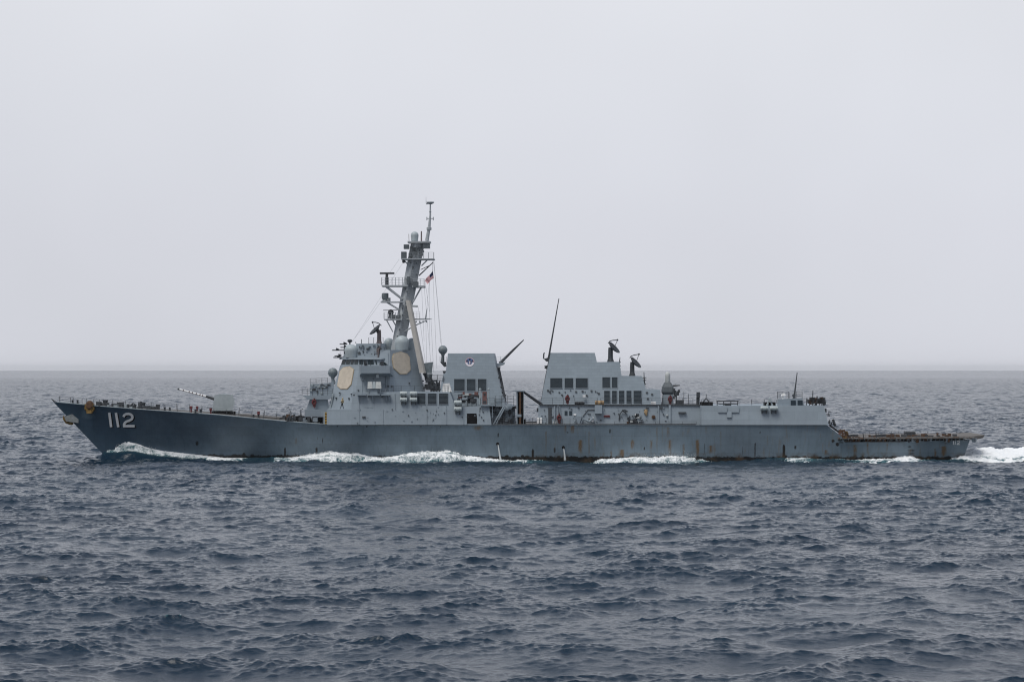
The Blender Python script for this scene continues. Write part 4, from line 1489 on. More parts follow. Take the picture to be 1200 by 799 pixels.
for i in range(60):
    x, y = 632 + random.random() * 150, 476 + random.random() * 19
    if 660 < x < 671 and 480 < y < 488: continue
    panel_box(mb, WL, x, x + .5 + 1.6 * random.random() ** 2, y, y + .4 + 1.1 * random.random() ** 2, .12 + .1 * random.random(), .02, random.choice((0, 0, 1)))
panel_box(mb, WL, 757, 760.5, 477.2, 478.2, .3)
panel_box(mb, WL, 773.5, 776, 476.8, 479.2, .3)
panel_box(mb, WL, 795, 804, 482.6, 484.3, .4)
for x, y in ((629, 478), (632.5, 480.5), (634, 475)):
    p = S(x, y, -7)
    mb.box(p.x, p.x + .5, -7.3, -6.8, p.z - .6, p.z)
mb.path([WL.at(683, 488, .1), WL.at(689, 480, .1), WL.at(699, 480, .1)], .06, 5)
mb.pieces(['wall_piece', 'wall_detail', 'wall_fitting'], ['dark', 'grey'], aft)  # generic wall clutter with cycled names
# boat crane stowed on the walkway with its arm, fenders, and refuelling gear
mb = MB()
mb.loft([[S(x, 487.6, b) for x, b in ((674.3, -9.6), (682, -9.6), (682, -8.4), (674.3, -8.4))], [S(x, 497, b) for x, b in ((677.4, -9.6), (679, -9.6), (679, -8.9), (677.4, -8.9))]])
mb.path([S(680.5, 497.4, -9.4), S(683, 490.8, -9.4), S(691, 493.8, -9.4), S(695, 489.8, -9.4)], .16, 6)
mb.path([S(671.5, 489.8, -9.2), S(675, 491, -9.2), S(672.5, 495, -9.2)], .1, 6)
mb.build('davit_arm', 'grey', aft)
mb = MB()
mb.prism([S(x, y, -9.4) for x, y in ((688.5, 494), (695.5, 488.2), (695.4, 494.2))], [S(x, y, -9.1) for x, y in ((688.5, 494), (695.5, 488.2), (695.4, 494.2))])
mb.build('white_gusset', 'white', aft)
mb = MB()      # hoses and derrick coiled by the after walkway
mb.path([S(x, y, -9.0) for x, y in ((725.5, 492), (726.5, 485), (729, 481.5), (733, 483), (736, 489), (737, 493))], .09, 6, 0)
mb.path([S(x, y, -9.1) for x, y in ((729, 481), (732, 480.5), (735.5, 482.3))], .13, 6, 0)
mb.path([S(x, y, -9.1) for x, y in ((736, 493.5), (742, 493), (748, 491.5), (752, 489.5))], .2, 6, 0)
mb.path([S(x, y, -9.2) for x, y in ((741, 495), (746, 494), (752, 492.3))], .16, 6, 0)
for i in range(22):
    x, y = 735 + random.random() * 17, 486.5 + random.random() * 9
    p = S(x, y, -9.1)
    mb.box(p.x, p.x + .15 + .5 * random.random(), p.y - .3, p.y + .3, p.z, p.z + .12 + .35 * random.random(), random.choice((0, 0, 2, 3)))
mb.ball(S(745.2, 486.2, -9), .18, 10, 1)
mb.pieces(['hose_derrick', 'hose_end'], ['dark', 'white', 'grey', 'bone'], aft)
mb = MB()
mb.box(S(734.5, 495, -9.5).x, S(737, 495, -9.5).x, -9.7, -9.2, S(735, 499.5, -9.5).z, S(735, 494, -9.5).z)
mb.build('fairlead', 'rust', aft)
for n_, (x, y, rx, mt) in enumerate(((757.4, 482, 1.7, 'tanbag'), (765.8, 488.5, 2.2, 'rust'), (781.8, 486.5, 1.1, 'bone'))):
    mb = MB()
    mb.lathe([(rx * .10, 0), (rx * .14, .05), (rx * .14, .2), (rx * .08, .24)], WL.at(x, y, .02), (0, -1, 0), 16)
    if n_ == 0:
        mb.path([WL.at(757.2, 480, .15), WL.at(756.8, 483.5, .2), WL.at(757.8, 487, .15)], [.25, .3, .12], 8)
    mb.build('wall_hose_reel', mt, aft, smooth=True)
# bundles on the upper walkway: dark netting and a tan roll
mb = MB()
for k in range(7):
    mb.ball(S(675.2 + k * 1.35, 472.4 - .3 * (k % 2), -8.2), .28, 10)
mb.pieces(['net_bundle'], 'dark', aft, smooth=True)

# hangar block (its side flush with the hull side) and roof gear
mb = MB()
house(mb, [(820.5, 497.8), (820.5, 475.2), (965.6, 475.2), (970.8, 497.8)], WH)
hangar = mb.build('hangar', 'grey', ship)
mb = MB()
panel_box(mb, WH, 841.4, 852, 476.8, 483.0, .22)
panel_box(mb, WH, 857.2, 866, 476.8, 483.0, .22)
panel_box(mb, WH, 851.8, 857.4, 482.9, 489.0, .25)
panel_box(mb, WH, 820.8, 821.2, 476, 497, .1)
mb.pieces(['side_panel'], 'grey', hangar)
mb = MB()
a, b = S(839.6, 474.8, -8.7), S(865.4, 474.8, -8.7)
mb.box(a.x, b.x, -8.9, -8.6, S(840, 470.6, -8.7).z, S(840, 469.3, -8.7).z)
mb.box(a.x + .3, b.x - .2, -8.9, -8.6, S(840, 473.8, -8.7).z, S(840, 472.8, -8.7).z)
for x in (840.5, 848, 856.5, 864.5):
    mb.tube(S(x, 475, -8.7), S(x, 469.5, -8.7), .07)
mb.box(S(849, 474, -8.7).x, S(856, 474, -8.7).x, -8.8, -8.3, S(850, 475, -8.7).z, S(850, 472.6, -8.7).z)
mb.build('roof_rack', 'dark', hangar)
mb = MB()
mb.rail([S(822, 475.2, -9.2), S(840, 475.2, -9.2)], 1.0, 1.4, .03)
mb.rail([S(866, 475.2, -9.2), S(896, 475.2, -9.2)], 1.0, 1.9, .03)
mb.rail([S(942, 475.2, -9.2), S(965, 475.2, -9.2), S(965, 475.2, 9.0)], 1.0, 1.3, .035)
mb.rail([S(866, 475.2, 9.2), S(910, 475.2, 9.2)], 1.0, 1.9, .03)
mb.pieces('guard_rail', 'wire', hangar)
mb = MB()
mb.path([S(817.8, 475, -6), S(818, 465, -6)], [.28, .3], 8)
mb.box(S(816.2, 465, -6).x, S(820.2, 465, -6).x, -6.4, -5.6, S(818, 466, -6).z, S(818, 459.4, -6).z)
mb.build('mount_post', 'dark', hangar)
mb = MB()
mb.box(S(820.8, 475, -8).x, S(835.3, 475, -8).x, -8.5, -6.5, S(825, 475.4, -8).z, S(825, 471.0, -8).z, 0)
mb.path([S(824, 471, -7.5), S(827.5, 466.4, -7.5), S(831, 471, -7.5)], .12, 6, 1)
mb.tube(S(827.5, 466.4, -7.5), S(827.8, 462, -7.5), .05, n=5, mi=1)
mb.build('winch', ['black', 'wire'], hangar)
mb = MB()
mb.box(S(895.2, 475, -8).x, S(908.6, 475, -8).x, -8.6, -6.8, S(900, 475.3, -8).z, S(900, 471.4, -8).z, 0)
mb.path([S(899, 475, -8.7), S(902.2, 465.8, -8.7), S(905, 475, -8.7)], [.2, .14, .2], 6, 1)
mb.box(S(900.6, 470, -8.7).x, S(903.8, 470, -8.7).x, -9, -8.5, S(902, 470.8, -8.7).z, S(902, 466.8, -8.7).z, 1)
mb.build('winch', ['black', 'light'], hangar)
# landing control house with its two windows, rails, dome and whip
mb = MB()
for pts, hw in (([(910.8, 475.4), (911, 467.6), (921.5, 467.2), (940.4, 466.2), (941.8, 475.4)], 3.6),):
    mb.prism([S(x, y, -8.2) for x, y in pts], [S(x, y, 3) for x, y in pts])
lc = mb.build('control_house', 'grey', hangar)
for x0 in (926.7, 934.7):
    mb = MB()
    mb.prism([S(x, y, -8.26) for x, y in ((x0, 474.8), (x0 + 6, 474.8), (x0 + 5.8, 469), (x0, 469))], [S(x, y, -8.18) for x, y in ((x0, 474.8), (x0 + 6, 474.8), (x0 + 5.8, 469), (x0, 469))])
    mb.build('window', 'louver', lc)
mb = MB()
mb.rail([S(911, 467.4, -8), S(924, 467, -8)], 1.15, .75, .045)
mb.rail([S(933, 466.6, -8), S(940, 466.3, -8)], 1.05, .7, .045)
mb.rail([S(911, 467.4, 2.5), S(940, 467, 2.5)], 1.05, 1, .04)
mb.pieces('guard_rail', 'wire', lc)
mb = MB()
c = S(918.2, 463.6, -6)
mb.path([c - Vector((0, 0, .6)), c], [.3, .3], 8)
mb.ball(c, .42, 14)
mb.build('satcom_dome', 'white', lc, smooth=True)
mb = MB()
mb.path([S(930.4, 467, -6), S(931.2, 460.8, -6), S(934.2, 436.6, -6)], [.26, .14, .07], 8)
mb.path([S(929, 464.5, -6), S(930.6, 462, -6)], .2, 6)
mb.build('whip_antenna', 'dark', lc)
mb = MB()
for i in range(44):
    x = 943 + random.random() * 22
    y = 468.5 + random.random() * 6
    p = S(x, y, -8)
    mb.box(p.x, p.x + .15 + .5 * random.random(), p.y - .3, p.y + .3, p.z, p.z + .15 + .5 * random.random(), random.choice((0, 0, 1, 2)))
for x, y in ((945, 466), (948.6, 466.5), (952, 457.4), (957, 468), (960, 467.6), (963, 465)):
    mb.path([S(x, 475, -8), S(x + .6, y, -8)], .07, 5, 0)
mb.path([S(955, 475, -8), S(958.5, 469, -8), S(963, 470, -8), S(966, 475, -8)], .14, 6, 1)
mb.pieces(['roof_gear', 'stowed_box'], ['dark', 'wire', 'rust'], hangar)
mb = MB()          # brackets, lights and ladders on the after face of the hangar
for x, y, w, h in ((966.8, 478.5, 1.6, 4.5), (968.6, 485, 3.6, 1.2), (970.5, 486.5, 2.0, .9), (971, 493, 1.8, 3.2)):
    p = S(x, y, -8.6)
    mb.box(p.x, p.x + w * .14, -8.9, -8.2, p.z - h * .14, p.z)
mb.path([S(971.2, 485, -8.5), S(971.4, 481.6, -8.5), S(973.4, 482.5, -8.5)], .07, 5)
mb.path([S(973.6, 498, -8.5), S(976.5, 491.4, -8.5), S(978.6, 499.5, -8.5)], [.12, .14, .16], 6)
mb.path([S(976.2, 491.2, -8.6), S(978.8, 499, -8.6)], .2, 6)
mb.path([S(972, 498, -8.3), S(984, 507, -8.3)], .14, 6)
mb.rail([S(972, 498.2, -8.8), S(985, 509, -8.8)], .9, .8, .04)
mb.build('ladder', 'dark', hangar)

# close-in gun on the after house
mb = MB()
base = S(782.5, 473.5, 0)
cx_ = 782.4
mb.loft([octo(473.5, 775.6, 777, 788, 789.5, 1.5, 1.2, 1.2), octo(462.4, 777, 778, 787.5, 788.4, 1.3, 1.0, 1.0)])
ciws = mb.build('close_in_gun', 'grey', ship)
mb = MB()
mb.loft([octo(462.3, 777, 778, 787.5, 788.4, 1.1, .9, .9), octo(459.4, 775.4, 777, 788.5, 790, 1.3, 1.0, 1.0), octo(453.4, 776, 778, 787.4, 789.4, 1.2, .9, .9), octo(448.2, 778.6, 779.2, 785.4, 786.4, .8, .6, .6)])
mb.build('mount', 'mid', ciws)
mb = MB()
rr = 3.15 * .142
c = S(782.4, 448.6, 0)
t_ = S(782.4, 435.4, 0).z - c.z
mb.lathe([(rr * .9, 0), (rr, .1), (rr, t_ * .7)] + [(rr * math.cos(a * math.pi / 12), t_ * .7 + t_ * .3 * math.sin(a * math.pi / 12)) for a in range(1, 7)], c, n=20)
mb.build('radar_dome', 'bone', ciws, smooth=True)
mb = MB()
mb.path([S(788, 452, 0), S(796.6, 451.4, 0)], [.16, .1], 8)
mb.build('barrel', 'dark', ciws)
mb = MB()
for i in range(12):
    x, y = 788 + random.random() * 8, 459 + random.random() * 13
    p = S(x, y, -3)
    mb.box(p.x, p.x + .15 + .4 * random.random(), -3.2, -2.6, p.z, p.z + .15 + .5 * random.random())
mb.box(S(791, 460, -3).x, S(794, 460, -3).x, -3.3, -2.6, S(792, 463.5, -3).z, S(792, 459.4, -3).z)
mb.tube(S(792.4, 474, -3), S(792.4, 460, -3), .12)
a, b = S(793, 473.5, -4), S(801, 468.5, -4)
mb.box(a.x, b.x, -4.4, -3.4, a.z, b.z)
mb.path([S(807, 475, -5), S(806.6, 461.5, -5)], .05, 5)
mb.path([S(801, 475, -5), S(801.4, 459, -5)], .04, 5)
mb.pieces(['mount_gear', 'control_box'], 'dark', ciws)

# ------------------------------------------------------------------ gun on the foredeck
mb = MB()
g0 = S(261, 484.6, 0)
mb.lathe([(1.75, -.3), (1.75, .42), (1.5, .5)], g0, n=24)
for k in range(7):
    x = 248.5 + k * 4.2
    p = S(x, 486, -1.6)
    mb.box(p.x, p.x + .28, -1.9, -1.2, p.z - .2, p.z + .6)
gun = mb.build('deck_gun', 'black', ship)
mb = MB()
R0 = [(248.9, 481.3, -1.75), (272.4, 481.3, -1.75), (272.4, 481.3, 1.75), (248.9, 481.3, 1.75)]
R1 = [(250.0, 472.5, -1.56), (275.0, 471, -1.54), (275.0, 471, 1.54), (250.0, 472.5, 1.56)]
R2 = [(251.4, 463.2, -1.3), (272.8, 462.4, -1.3), (272.8, 462.4, 1.3), (251.4, 463.2, 1.3)]
mb.loft([[S(*p) for p in R0], [S(*p) for p in R1], [S(*p) for p in R2]])
mb.box(S(256, 462, -.6).x, S(268, 462, -.6).x, -.7, .7, S(260, 462.9, -.6).z, S(260, 461.9, -.6).z)
turret = mb.build('gun_house', 'gun', gun)
mb = MB()
mb.path([S(251.5, 467.6, 0), S(241.5, 464.4, 0)], [.26, .2], 10, 1)
mb.path([S(241.5, 464.4, 0), S(209.2, 455.8, 0)], [.16, .13], 10, 0)
mb.path([S(210.2, 456.0, 0), S(208.2, 455.5, 0)], .15, 10, 1)
for x, y in ((214.5, 457.2), (221.3, 459), (225, 460), (229.6, 461.2), (234, 462.4), (237, 463.2)):
    mb.path([S(x, y, 0), S(x + 1.1, y + .3, 0)], .165, 8, 2)
mb.build('barrel', ['white', 'dark', 'pinkgrey'], gun, smooth=True)

# foredeck fittings: rails, bollards, windlass, hatch coamings, reels
mb = MB()
for sgn in (-1, 1):
    pts = []
    for x in np.arange(XB + 1.0, S(374, 497, -8).x, 2.1):
        pts.append(Vector((x, sgn * (hbd(x) - .18), zdeck(x))))
    n0 = len(mb.marks)
    for a, b in zip(pts, pts[1:]):
        mb.tube(a, a + Vector((0, 0, 1.05)), .042, n=5)
        for w in (.4, .72, 1.03):
            mb.tube(a + Vector((0, 0, w)), b + Vector((0, 0, w)), .014, n=4)
    del mb.marks[n0 + 1:]
mb.pieces('guard_rail', 'wire', ship)
mb = MB()
for sgn in (-1, 1):       # toe rail in pale grey paint
    mb.path([(x, sgn * (hbd(x) - .04), zdeck(x) + .06) for x in np.arange(XB + .6, S(383, 497, -9).x, 1.2)], .05, 5)
mb.pieces('toe_rail', 'light', ship)


def deck_spot(px, b):
    x = S(px, 480, b).x
    return Vector((x, b, zdeck(x)))


for px, b in ((88, -.9), (120, -2.6), (147, -3.3), (196, -5.2), (232, -6.3), (300, -7.6), (340, -8.4)):
    mb = MB()
    p = deck_spot(px, b)
    mb.box(p.x - .7, p.x + .7, p.y - .22, p.y + .22, p.z, p.z + .12)
    for dx in (-.42, .42):
        mb.lathe([(.17, .1), (.15, .5), (.2, .62), (.1, .68)], p + Vector((dx, 0, 0)), n=10)
    mb.build('bollard', 'dark', ship, smooth=False)
mb = MB()
for px, b in ((123, -.9), (124, 1.2), (164.5, -1.4), (168, 1.2)):
    p = deck_spot(px, b)
    mb.lathe([(.5, 0), (.42, .3), (.3, .6), (.42, 1.0), (.2, 1.08)], p, n=14)
for px, b, w, h in ((113, -1.6, .8, .7), (118, .3, 1.4, .5), (131, -1.2, 1.6, .55), (138, .6, 1.0, .8), (152, -2.4, 1.0, .6), (171, -2.4, .7, .6), (177, -1.0, .9, .5), (183, .5, .6, .9)):
    p = deck_spot(px, b)
    mb.box(p.x, p.x + w, p.y - .4, p.y + .4, p.z, p.z + h)
mb.path([deck_spot(150, -2.6) + Vector((0, 0, .1)), deck_spot(156, -2.8) + Vector((0, 0, .9)), deck_spot(160, -2.9) + Vector((0, 0, .6))], .12, 6)
mb.path([deck_spot(163.5, -2.2), deck_spot(165, -2.2) + Vector((0, 0, 1.3))], [.3, .18], 6)
mb.pieces(['windlass', 'chain_stopper'], 'dark', ship)
mb = MB()
for px, b, w, h in ((126, -2.6, .3, .3), (133.5, -2.8, .7, .45), (146, -1.6, .35, .6), (149, -3, .9, .3), (158, -1, .5, .4)):
    p = deck_spot(px, b)
    mb.box(p.x, p.x + w, p.y - .3, p.y + .3, p.z, p.z + h)
mb.pieces(['deck_locker'], 'light', ship)
mb = MB()
for px, b, h in ((224, -6, 1.15), (247, -6.5, 1.05), (303, -7.6, 1.2), (231, 5, .9)):
    p = deck_spot(px, b)
    mb.box(p.x - .12, p.x + .12, p.y - .12, p.y + .12, p.z, p.z + h)
    mb.box(p.x - .2, p.x + .2, p.y - .2, p.y + .2, p.z + h * .6, p.z + h)
    del mb.marks[-1:]
mb.pieces('fire_hydrant', 'red', ship)
mb = MB()       # vertical launch hatches: low raised block between gun and house
p, q = deck_spot(284, 0), deck_spot(330, 0)
mb.hexa([(p.x, -3.2, p.z - .1), (q.x, -3.2, q.z - .1), (q.x, 3.2, q.z - .1), (p.x, 3.2, p.z - .1), (p.x, -3.2, p.z + .3), (q.x, -3.2, q.z + .3), (q.x, 3.2, q.z + .3), (p.x, 3.2, p.z + .3)])
mb.build('launcher_hatch', 'deck', ship)
# refuelling gear ahead of the deckhouse: bent pipes, reels, dark heap
mb = MB()
mb.path([deck_spot(342, -6), deck_spot(341, -6) + Vector((0, 0, 1.4)), deck_spot(338, -6) + Vector((0, 0, 2.3)), deck_spot(335.6, -6) + Vector((0, 0, 2.0))], .08, 6, 0)
mb.path([deck_spot(352, -6.5), deck_spot(352.6, -6.5) + Vector((0, 0, 2.0)), deck_spot(355, -6.5) + Vector((0, 0, 2.2))], .07, 6, 0)
for i in range(34):
    px = 331 + random.random() * 16
    p = deck_spot(px, -7 + 3 * random.random())
    h = random.random() * 1.0
    mb.box(p.x, p.x + .15 + .4 * random.random(), p.y - .3, p.y + .3, p.z + h * .4, p.z + h + .2, random.choice((0, 1, 1, 2)))
for i in range(40):
    px = 345 + random.random() * 26
    p = deck_spot(px, -7 + 2.5 * random.random())
    h = random.random() * .9
    mb.box(p.x, p.x + .3 + .7 * random.random(), p.y - .4, p.y + .4, p.z + h * .3, p.z + h + .15, random.choice((0, 3, 3, 2)))
mb.pieces(['replenishment_gear', 'stowed_gear'], ['dark', 'rust', 'grey', 'black'], ship)

# ------------------------------------------------------------------ flight deck, nets, rails
za = S(1000, 512.6, -8.9).z
zs = S(1140, 510.9, -8.6).z
xa, xs_, xe = S(981, 512, -9).x, S(1141, 511, -8.6).x, S(1152.3, 509.2, -6).x
mb = MB()
# the deck tapers at the stern; thick edge, then the overhanging lip
for (x0, z0, h0), (x1, z1, h1) in (((xa, za, 9.0), (xs_, zs, 8.6)),):
    mb.hexa([(x0, -h0, z0 - .36), (x1, -h1, z1 - .36), (x1, h1, z1 - .36), (x0, h0, z0 - .36), (x0, -h0, z0), (x1, -h1, z1), (x1, h1, z1), (x0, h0, z0)])
mb.hexa([(xs_, -8.6, zs - .62), (xe - .35, -7.7, zs - .33), (xe - .35, 7.7, zs - .33), (xs_, 8.6, zs - .62), (xs_, -8.6, zs - .01), (xe, -7.6, zs + .16), (xe, 7.6, zs + .16), (xs_, 8.6, zs - .01)])
fdeck = mb.build('flight_deck', 'fdeck', ship)
mb = MB()        # hinged safety nets along the edge: frame and mesh panels hanging outward and down
k = 26
for i in range(k):
    u0, u1 = i / k + .003, (i + 1) / k - .003
    x0, x1 = xa + (xs_ - xa) * u0, xa + (xs_ - xa) * u1
    z0, z1 = za + (zs - za) * u0, za + (zs - za) * u1
    for sgn in (-1, 1):
        dn = .02 + .03 * random.random()
        q = [(x0, sgn * 9.0, z0 - .1), (x1, sgn * 9.0, z1 - .1), (x1, sgn * 10.1, z1 - dn - .1), (x0, sgn * 10.1, z0 - dn - .1)]
        mb.add(q + [(a, b, c - .05) for a, b, c in q], [(0, 1, 2, 3), (7, 6, 5, 4), (0, 4, 5, 1), (1, 5, 6, 2), (2, 6, 7, 3), (3, 7, 4, 0)], random.choice((0, 0, 0, 1)))
mb.build('safety_net', ['fdeck', 'rust'], fdeck)
mb = MB()        # supports, drains and rust-streaked brackets under the edge
for i in range(58):
    u = random.random() ** 1.2
    x = xa + (xs_ - xa) * u
    z = za + (zs - za) * u
    w, h = .15 + .6 * random.random(), .3 + .35 * random.random()
    if 71.0 < x < 74.2:
        continue
    mb.box(x, x + w, -9.15, -8.7, z - .36 - h, z - .34, random.choice((0, 0, 1, 2)))
for u in np.linspace(0.02, .98, 34):
    x, z = xa + (xs_ - xa) * u, za + (zs - za) * u
    mb.tube((x, -9.9, z - .22), (x, -8.6, z - .85), .04, n=4, mi=2)
mb.pieces(['deck_edge_bracket', 'drain_box', 'net_stay'], ['rust', 'dark', 'grey'], fdeck)
mb = MB()
xl0, xl1 = S(983, 518, -9.4).x, S(1060, 517.4, -9.4).x
mb.path([(xl0, -9.35, S(990, 518.3, -9.4).z), (xl1, -9.2, S(1060, 517.2, -9.3).z)], .07, 6)
mb.rail([S(983, 511.8, -9.0), S(1060, 512, -9.0)], .95, 2.1, .03)
mb.rail([S(985, 512.2, 8.9), S(1138, 511, 8.6)], .95, 2.4, .03)
mb.pieces('guard_rail', 'wire', fdeck)
mb = MB()          # gear on the deck edge
for i in range(46):
    u = random.random() ** .9
    x = xa + 1 + (xs_ - xa - 4) * u
    z = za + (zs - za) * u
    b = -8.5 + 3.5 * random.random()
    mb.box(x, x + .2 + .7 * random.random(), b - .3, b + .3, z + .003, z + .12 + .45 * random.random() ** 2, random.choice((0, 0, 1, 1, 2)))
mb.path([S(1012, 514, -9), S(1011.4, 507.5, -9)], .08, 5, 0)
mb.path([S(1027, 513, -9), S(1026.4, 506, -9)], .08, 5, 0)
mb.pieces(['deck_fitting', 'tie_down'], ['dark', 'rust', 'wire'], fdeck)
mb = MB()          # mooring gear at the step, rust covered
for i in range(34):
    x, y = 982 + random.random() * 12, 505.5 + random.random() * 11
    p = S(x, y, -9.1)
    mb.box(p.x, p.x + .2 + .35 * random.random(), p.y - .3, p.y + .4, p.z - .1, p.z + .1 + .3 * random.random(), random.choice((0, 0, 1, 3)))
p = S(984, 507.5, -9.0)
mb.path([S(983, 509, -9.2), S(986, 505.6, -9.2), S(988.4, 509, -9.2)], .2, 8, 2)
mb.pieces(['mooring_gear', 'rope_coil'], ['rust', 'dark', 'rustred', 'anchor'], fdeck)

# ------------------------------------------------------------------ loose things on board (each its own object)
def raft(px, py, b, length_px, label, src=None):
    """canister lying fore and aft in a cradle"""
    c = S(px, py, b)
    o = empty('life_raft', c)
    L, r = length_px * .1405, .37
    mb = MB()
    mb.lathe([(.12, -L / 2), (r * .85, -L / 2 + .03), (r, -L / 2 + .16), (r, -.05), (r * 1.05, -.04), (r * 1.05, .04), (r, .05), (r, L / 2 - .16), (r * .85, L / 2 - .03), (.12, L / 2)], (0, 0, .25), (1, 0, 0), 18)
    mb.build('canister', 'raft', o, smooth=True)
    mb = MB()
    for dx in (-L * .27, L * .27):
        mb.box(dx - .06, dx + .06, -.25, .75, -.32, -.06)
        mb.box(dx - .06, dx + .06, .1, .8, -.6, -.3)
    mb.box(-L * .3, L * .3, .6, .7, -.35, -.25)
    for dx in (-L * .27, L * .27):
        mb.box(dx - .05, dx + .05, -r - .02, r + .02, .2, .28)
    mb.build('cradle', 'dark', o)
    return tag(o, label, 'life raft', 'life raft canisters along the ship side')


raft(473.0, 462.9, -9.75, 8.6, 'upper life raft canister of the forward pair, farther left of the louvres')
raft(484.6, 462.9, -9.75, 8.8, 'upper life raft canister of the pair touching the slate louvres')
raft(473.0, 470.0, -9.75, 8.6, 'lower life raft canister of the forward pair, farther left of the louvres')
raft(484.6, 470.0, -9.75, 8.8, 'lower life raft canister of the pair touching the slate louvres')
raft(536.6, 473.4, -10.0, 9.0, 'upper of two stacked life raft canisters left of the black doorway')
raft(536.6, 480.9, -10.0, 9.0, 'lower of two stacked life raft canisters left of the black doorway')
raft(895.6, 480.2, -10.0, 9.0, 'life raft canister on the hangar side, left one of two')
raft(906.9, 480.2, -10.0, 9.2, 'life raft canister on the hangar side, right one below the control house')


def station(px, py, b, label, kind='hose'):
    """red hose station: rack box, coiled hose, nozzle"""
    c = S(px, py, b)
    o = empty('fire_station', c)
    mb = MB()
    mb.box(-.3, .3, -.1, .3, -.85, .7)
    mb.box(-.12, .12, -.16, -.08, .55, .95)
    mb.build('rack', 'rustred', o)
    mb = MB()
    for k in range(3):
        pts = [(.42 * math.cos(t * math.pi / 8) * (1 - .12 * k), -.2 - .04 * k, .1 + .5 * math.sin(t * math.pi / 8) * (1 - .12 * k)) for t in range(17)]
        mb.path(pts, .09, 6)
    mb.path([(-.2, -.25, -.4), (.05, -.28, -.7), (.1, -.25, -1.05)], .1, 6)
    mb.build('hose', 'red', o, smooth=True)
    mb = MB()
    mb.path([(.1, -.2, .6), (.15, -.22, .9)], [.12, .06], 8)
    mb.build('nozzle', 'black', o)
    o.scale = (.82, .82, .82)
    return tag(o, label, 'fire station', 'red fire hose stations')


station(368.2, 471.8, -4.3, 'red coiled fire hose under the forward gun platform')
station(665.0, 467.6, -7.4, 'red coiled fire hose on the upper walkway beside the after funnel')
station(655.2, 490.2, -9.15, 'red coiled fire hose at deck level near the white lockers')
station(785.4, 468.2, -3.4, 'red coiled fire hose below the white domed close-in gun')


def crate(name, px0, px1, py0, py1, b, depth, mat, label, cat, group=None, lid=True):
    a, c = S(px0, py1, b), S(px1, py0, b)
    o = empty(name, (( a.x + c.x) / 2, b, a.z))
    w, h = (c.x - a.x) / 2, c.z - a.z
    mb = MB()
    mb.box(-w, w, 0, depth, 0, h * .82)
    mb.build('body', mat, o)
    mb = MB()
    mb.hexa([(-w - .03, -.03, h * .82), (w + .03, -.03, h * .82), (w + .03, depth + .03, h * .82), (-w - .03, depth + .03, h * .82), (-w * .9, .05, h), (w * .9, .05, h), (w * .9, depth - .05, h), (-w * .9, depth - .05, h)])
    mb.build('lid', mat, o)
    return tag(o, label, cat, group)


crate('white_locker', 629.2, 631.7, 489.6, 496, -9.2, .5, 'white', 'tall white locker at the deck edge, nearer the brown stores post', 'locker', 'white lockers on deck')
crate('white_locker', 632.6, 635.1, 489.6, 496, -9.2, .5, 'white', 'tall white locker at the deck edge, nearer the after deckhouse', 'locker', 'white lockers on deck')
crate('white_canister', 648.2, 649.8, 494, 496.6, -9.2, .4, 'bone', 'small pale canister left of the deck-level red hose', 'canister', 'pale canisters on deck')
crate('white_canister', 650.2, 652, 493.6, 496.6, -9.2, .4, 'bone', 'small pale canister touching the deck-level red hose', 'canister', 'pale canisters on deck')
crate('white_sack', 762.8, 768.6, 470.6, 473.6, -8.5, .7, 'white', 'low white sack on the upper walkway forward of the red hose and close-in gun', 'sack')
crate('white_box', 682.8, 686.2, 463, 465.2, -6.6, .4, 'white', 'white box on the funnel wall below the three wide louvres', 'box')
crate('white_box', 672.2, 675.2, 485, 486.9, -8.92, .3, 'white', 'flat white box on the lower wall beside the two small windows', 'box')
crate('red_box', 707.6, 714.6, 486.4, 488.6, -8.98, .35, 'red', 'flat dark red box fixed on the after deckhouse wall', 'box')
crate('covered_vehicle', 1061, 1073, 505.6, 510.6, -5.5, 2.0, 'dark', 'low dark covered block standing on the flight deck edge', 'deck gear')
crate('white_chest', 979.8, 985.6, 510.6, 513.2, -9.2, .5, 'bone', 'white chest at the step between the hangar and flight deck', 'chest')

o = empty('canvas_roll', S(702.5, 472, -8.3))
mb = MB()
mb.lathe([(.25, -.75), (.36, -.7), (.38, 0), (.36, .7), (.25, .75)], (0, 0, 0), (1, 0, 0), 16)
mb.build('roll', 'tanbag', o, smooth=True)
mb = MB()
for dx in (-.45, .4):
    mb.lathe([(.385, -.04), (.4, 0), (.385, .04)], (dx, 0, 0), (1, 0, 0), 16)
mb.build('strap', 'rust', o, smooth=True)
tag(o, 'tan canvas roll strapped on the upper walkway under the after louvres', 'canvas roll')

# white ribbed cover beside the forward funnel
o = empty('ribbed_cover', S(523.5, 459, -7.4))
mb = MB()
mb.loft([[(-.8, -.6, 0), (.85, -.6, 0), (.85, .5, 0), (-.8, .5, 0)], [(-.55, -.4, 1.35), (.5, -.4, 1.4), (.5, .4, 1.4), (-.55, .4, 1.35)]])
mb.build('cover', 'white', o)
mb = MB()
for k in range(6):
    t = -.7 + k * .27
    mb.path([(t, -.63, .02), (t * .7, -.43, 1.38)], .035, 5)
mb.build('rib', 'bone', o)
tag(o, 'white ribbed canvas cover standing between radar house and forward funnel', 'cover')

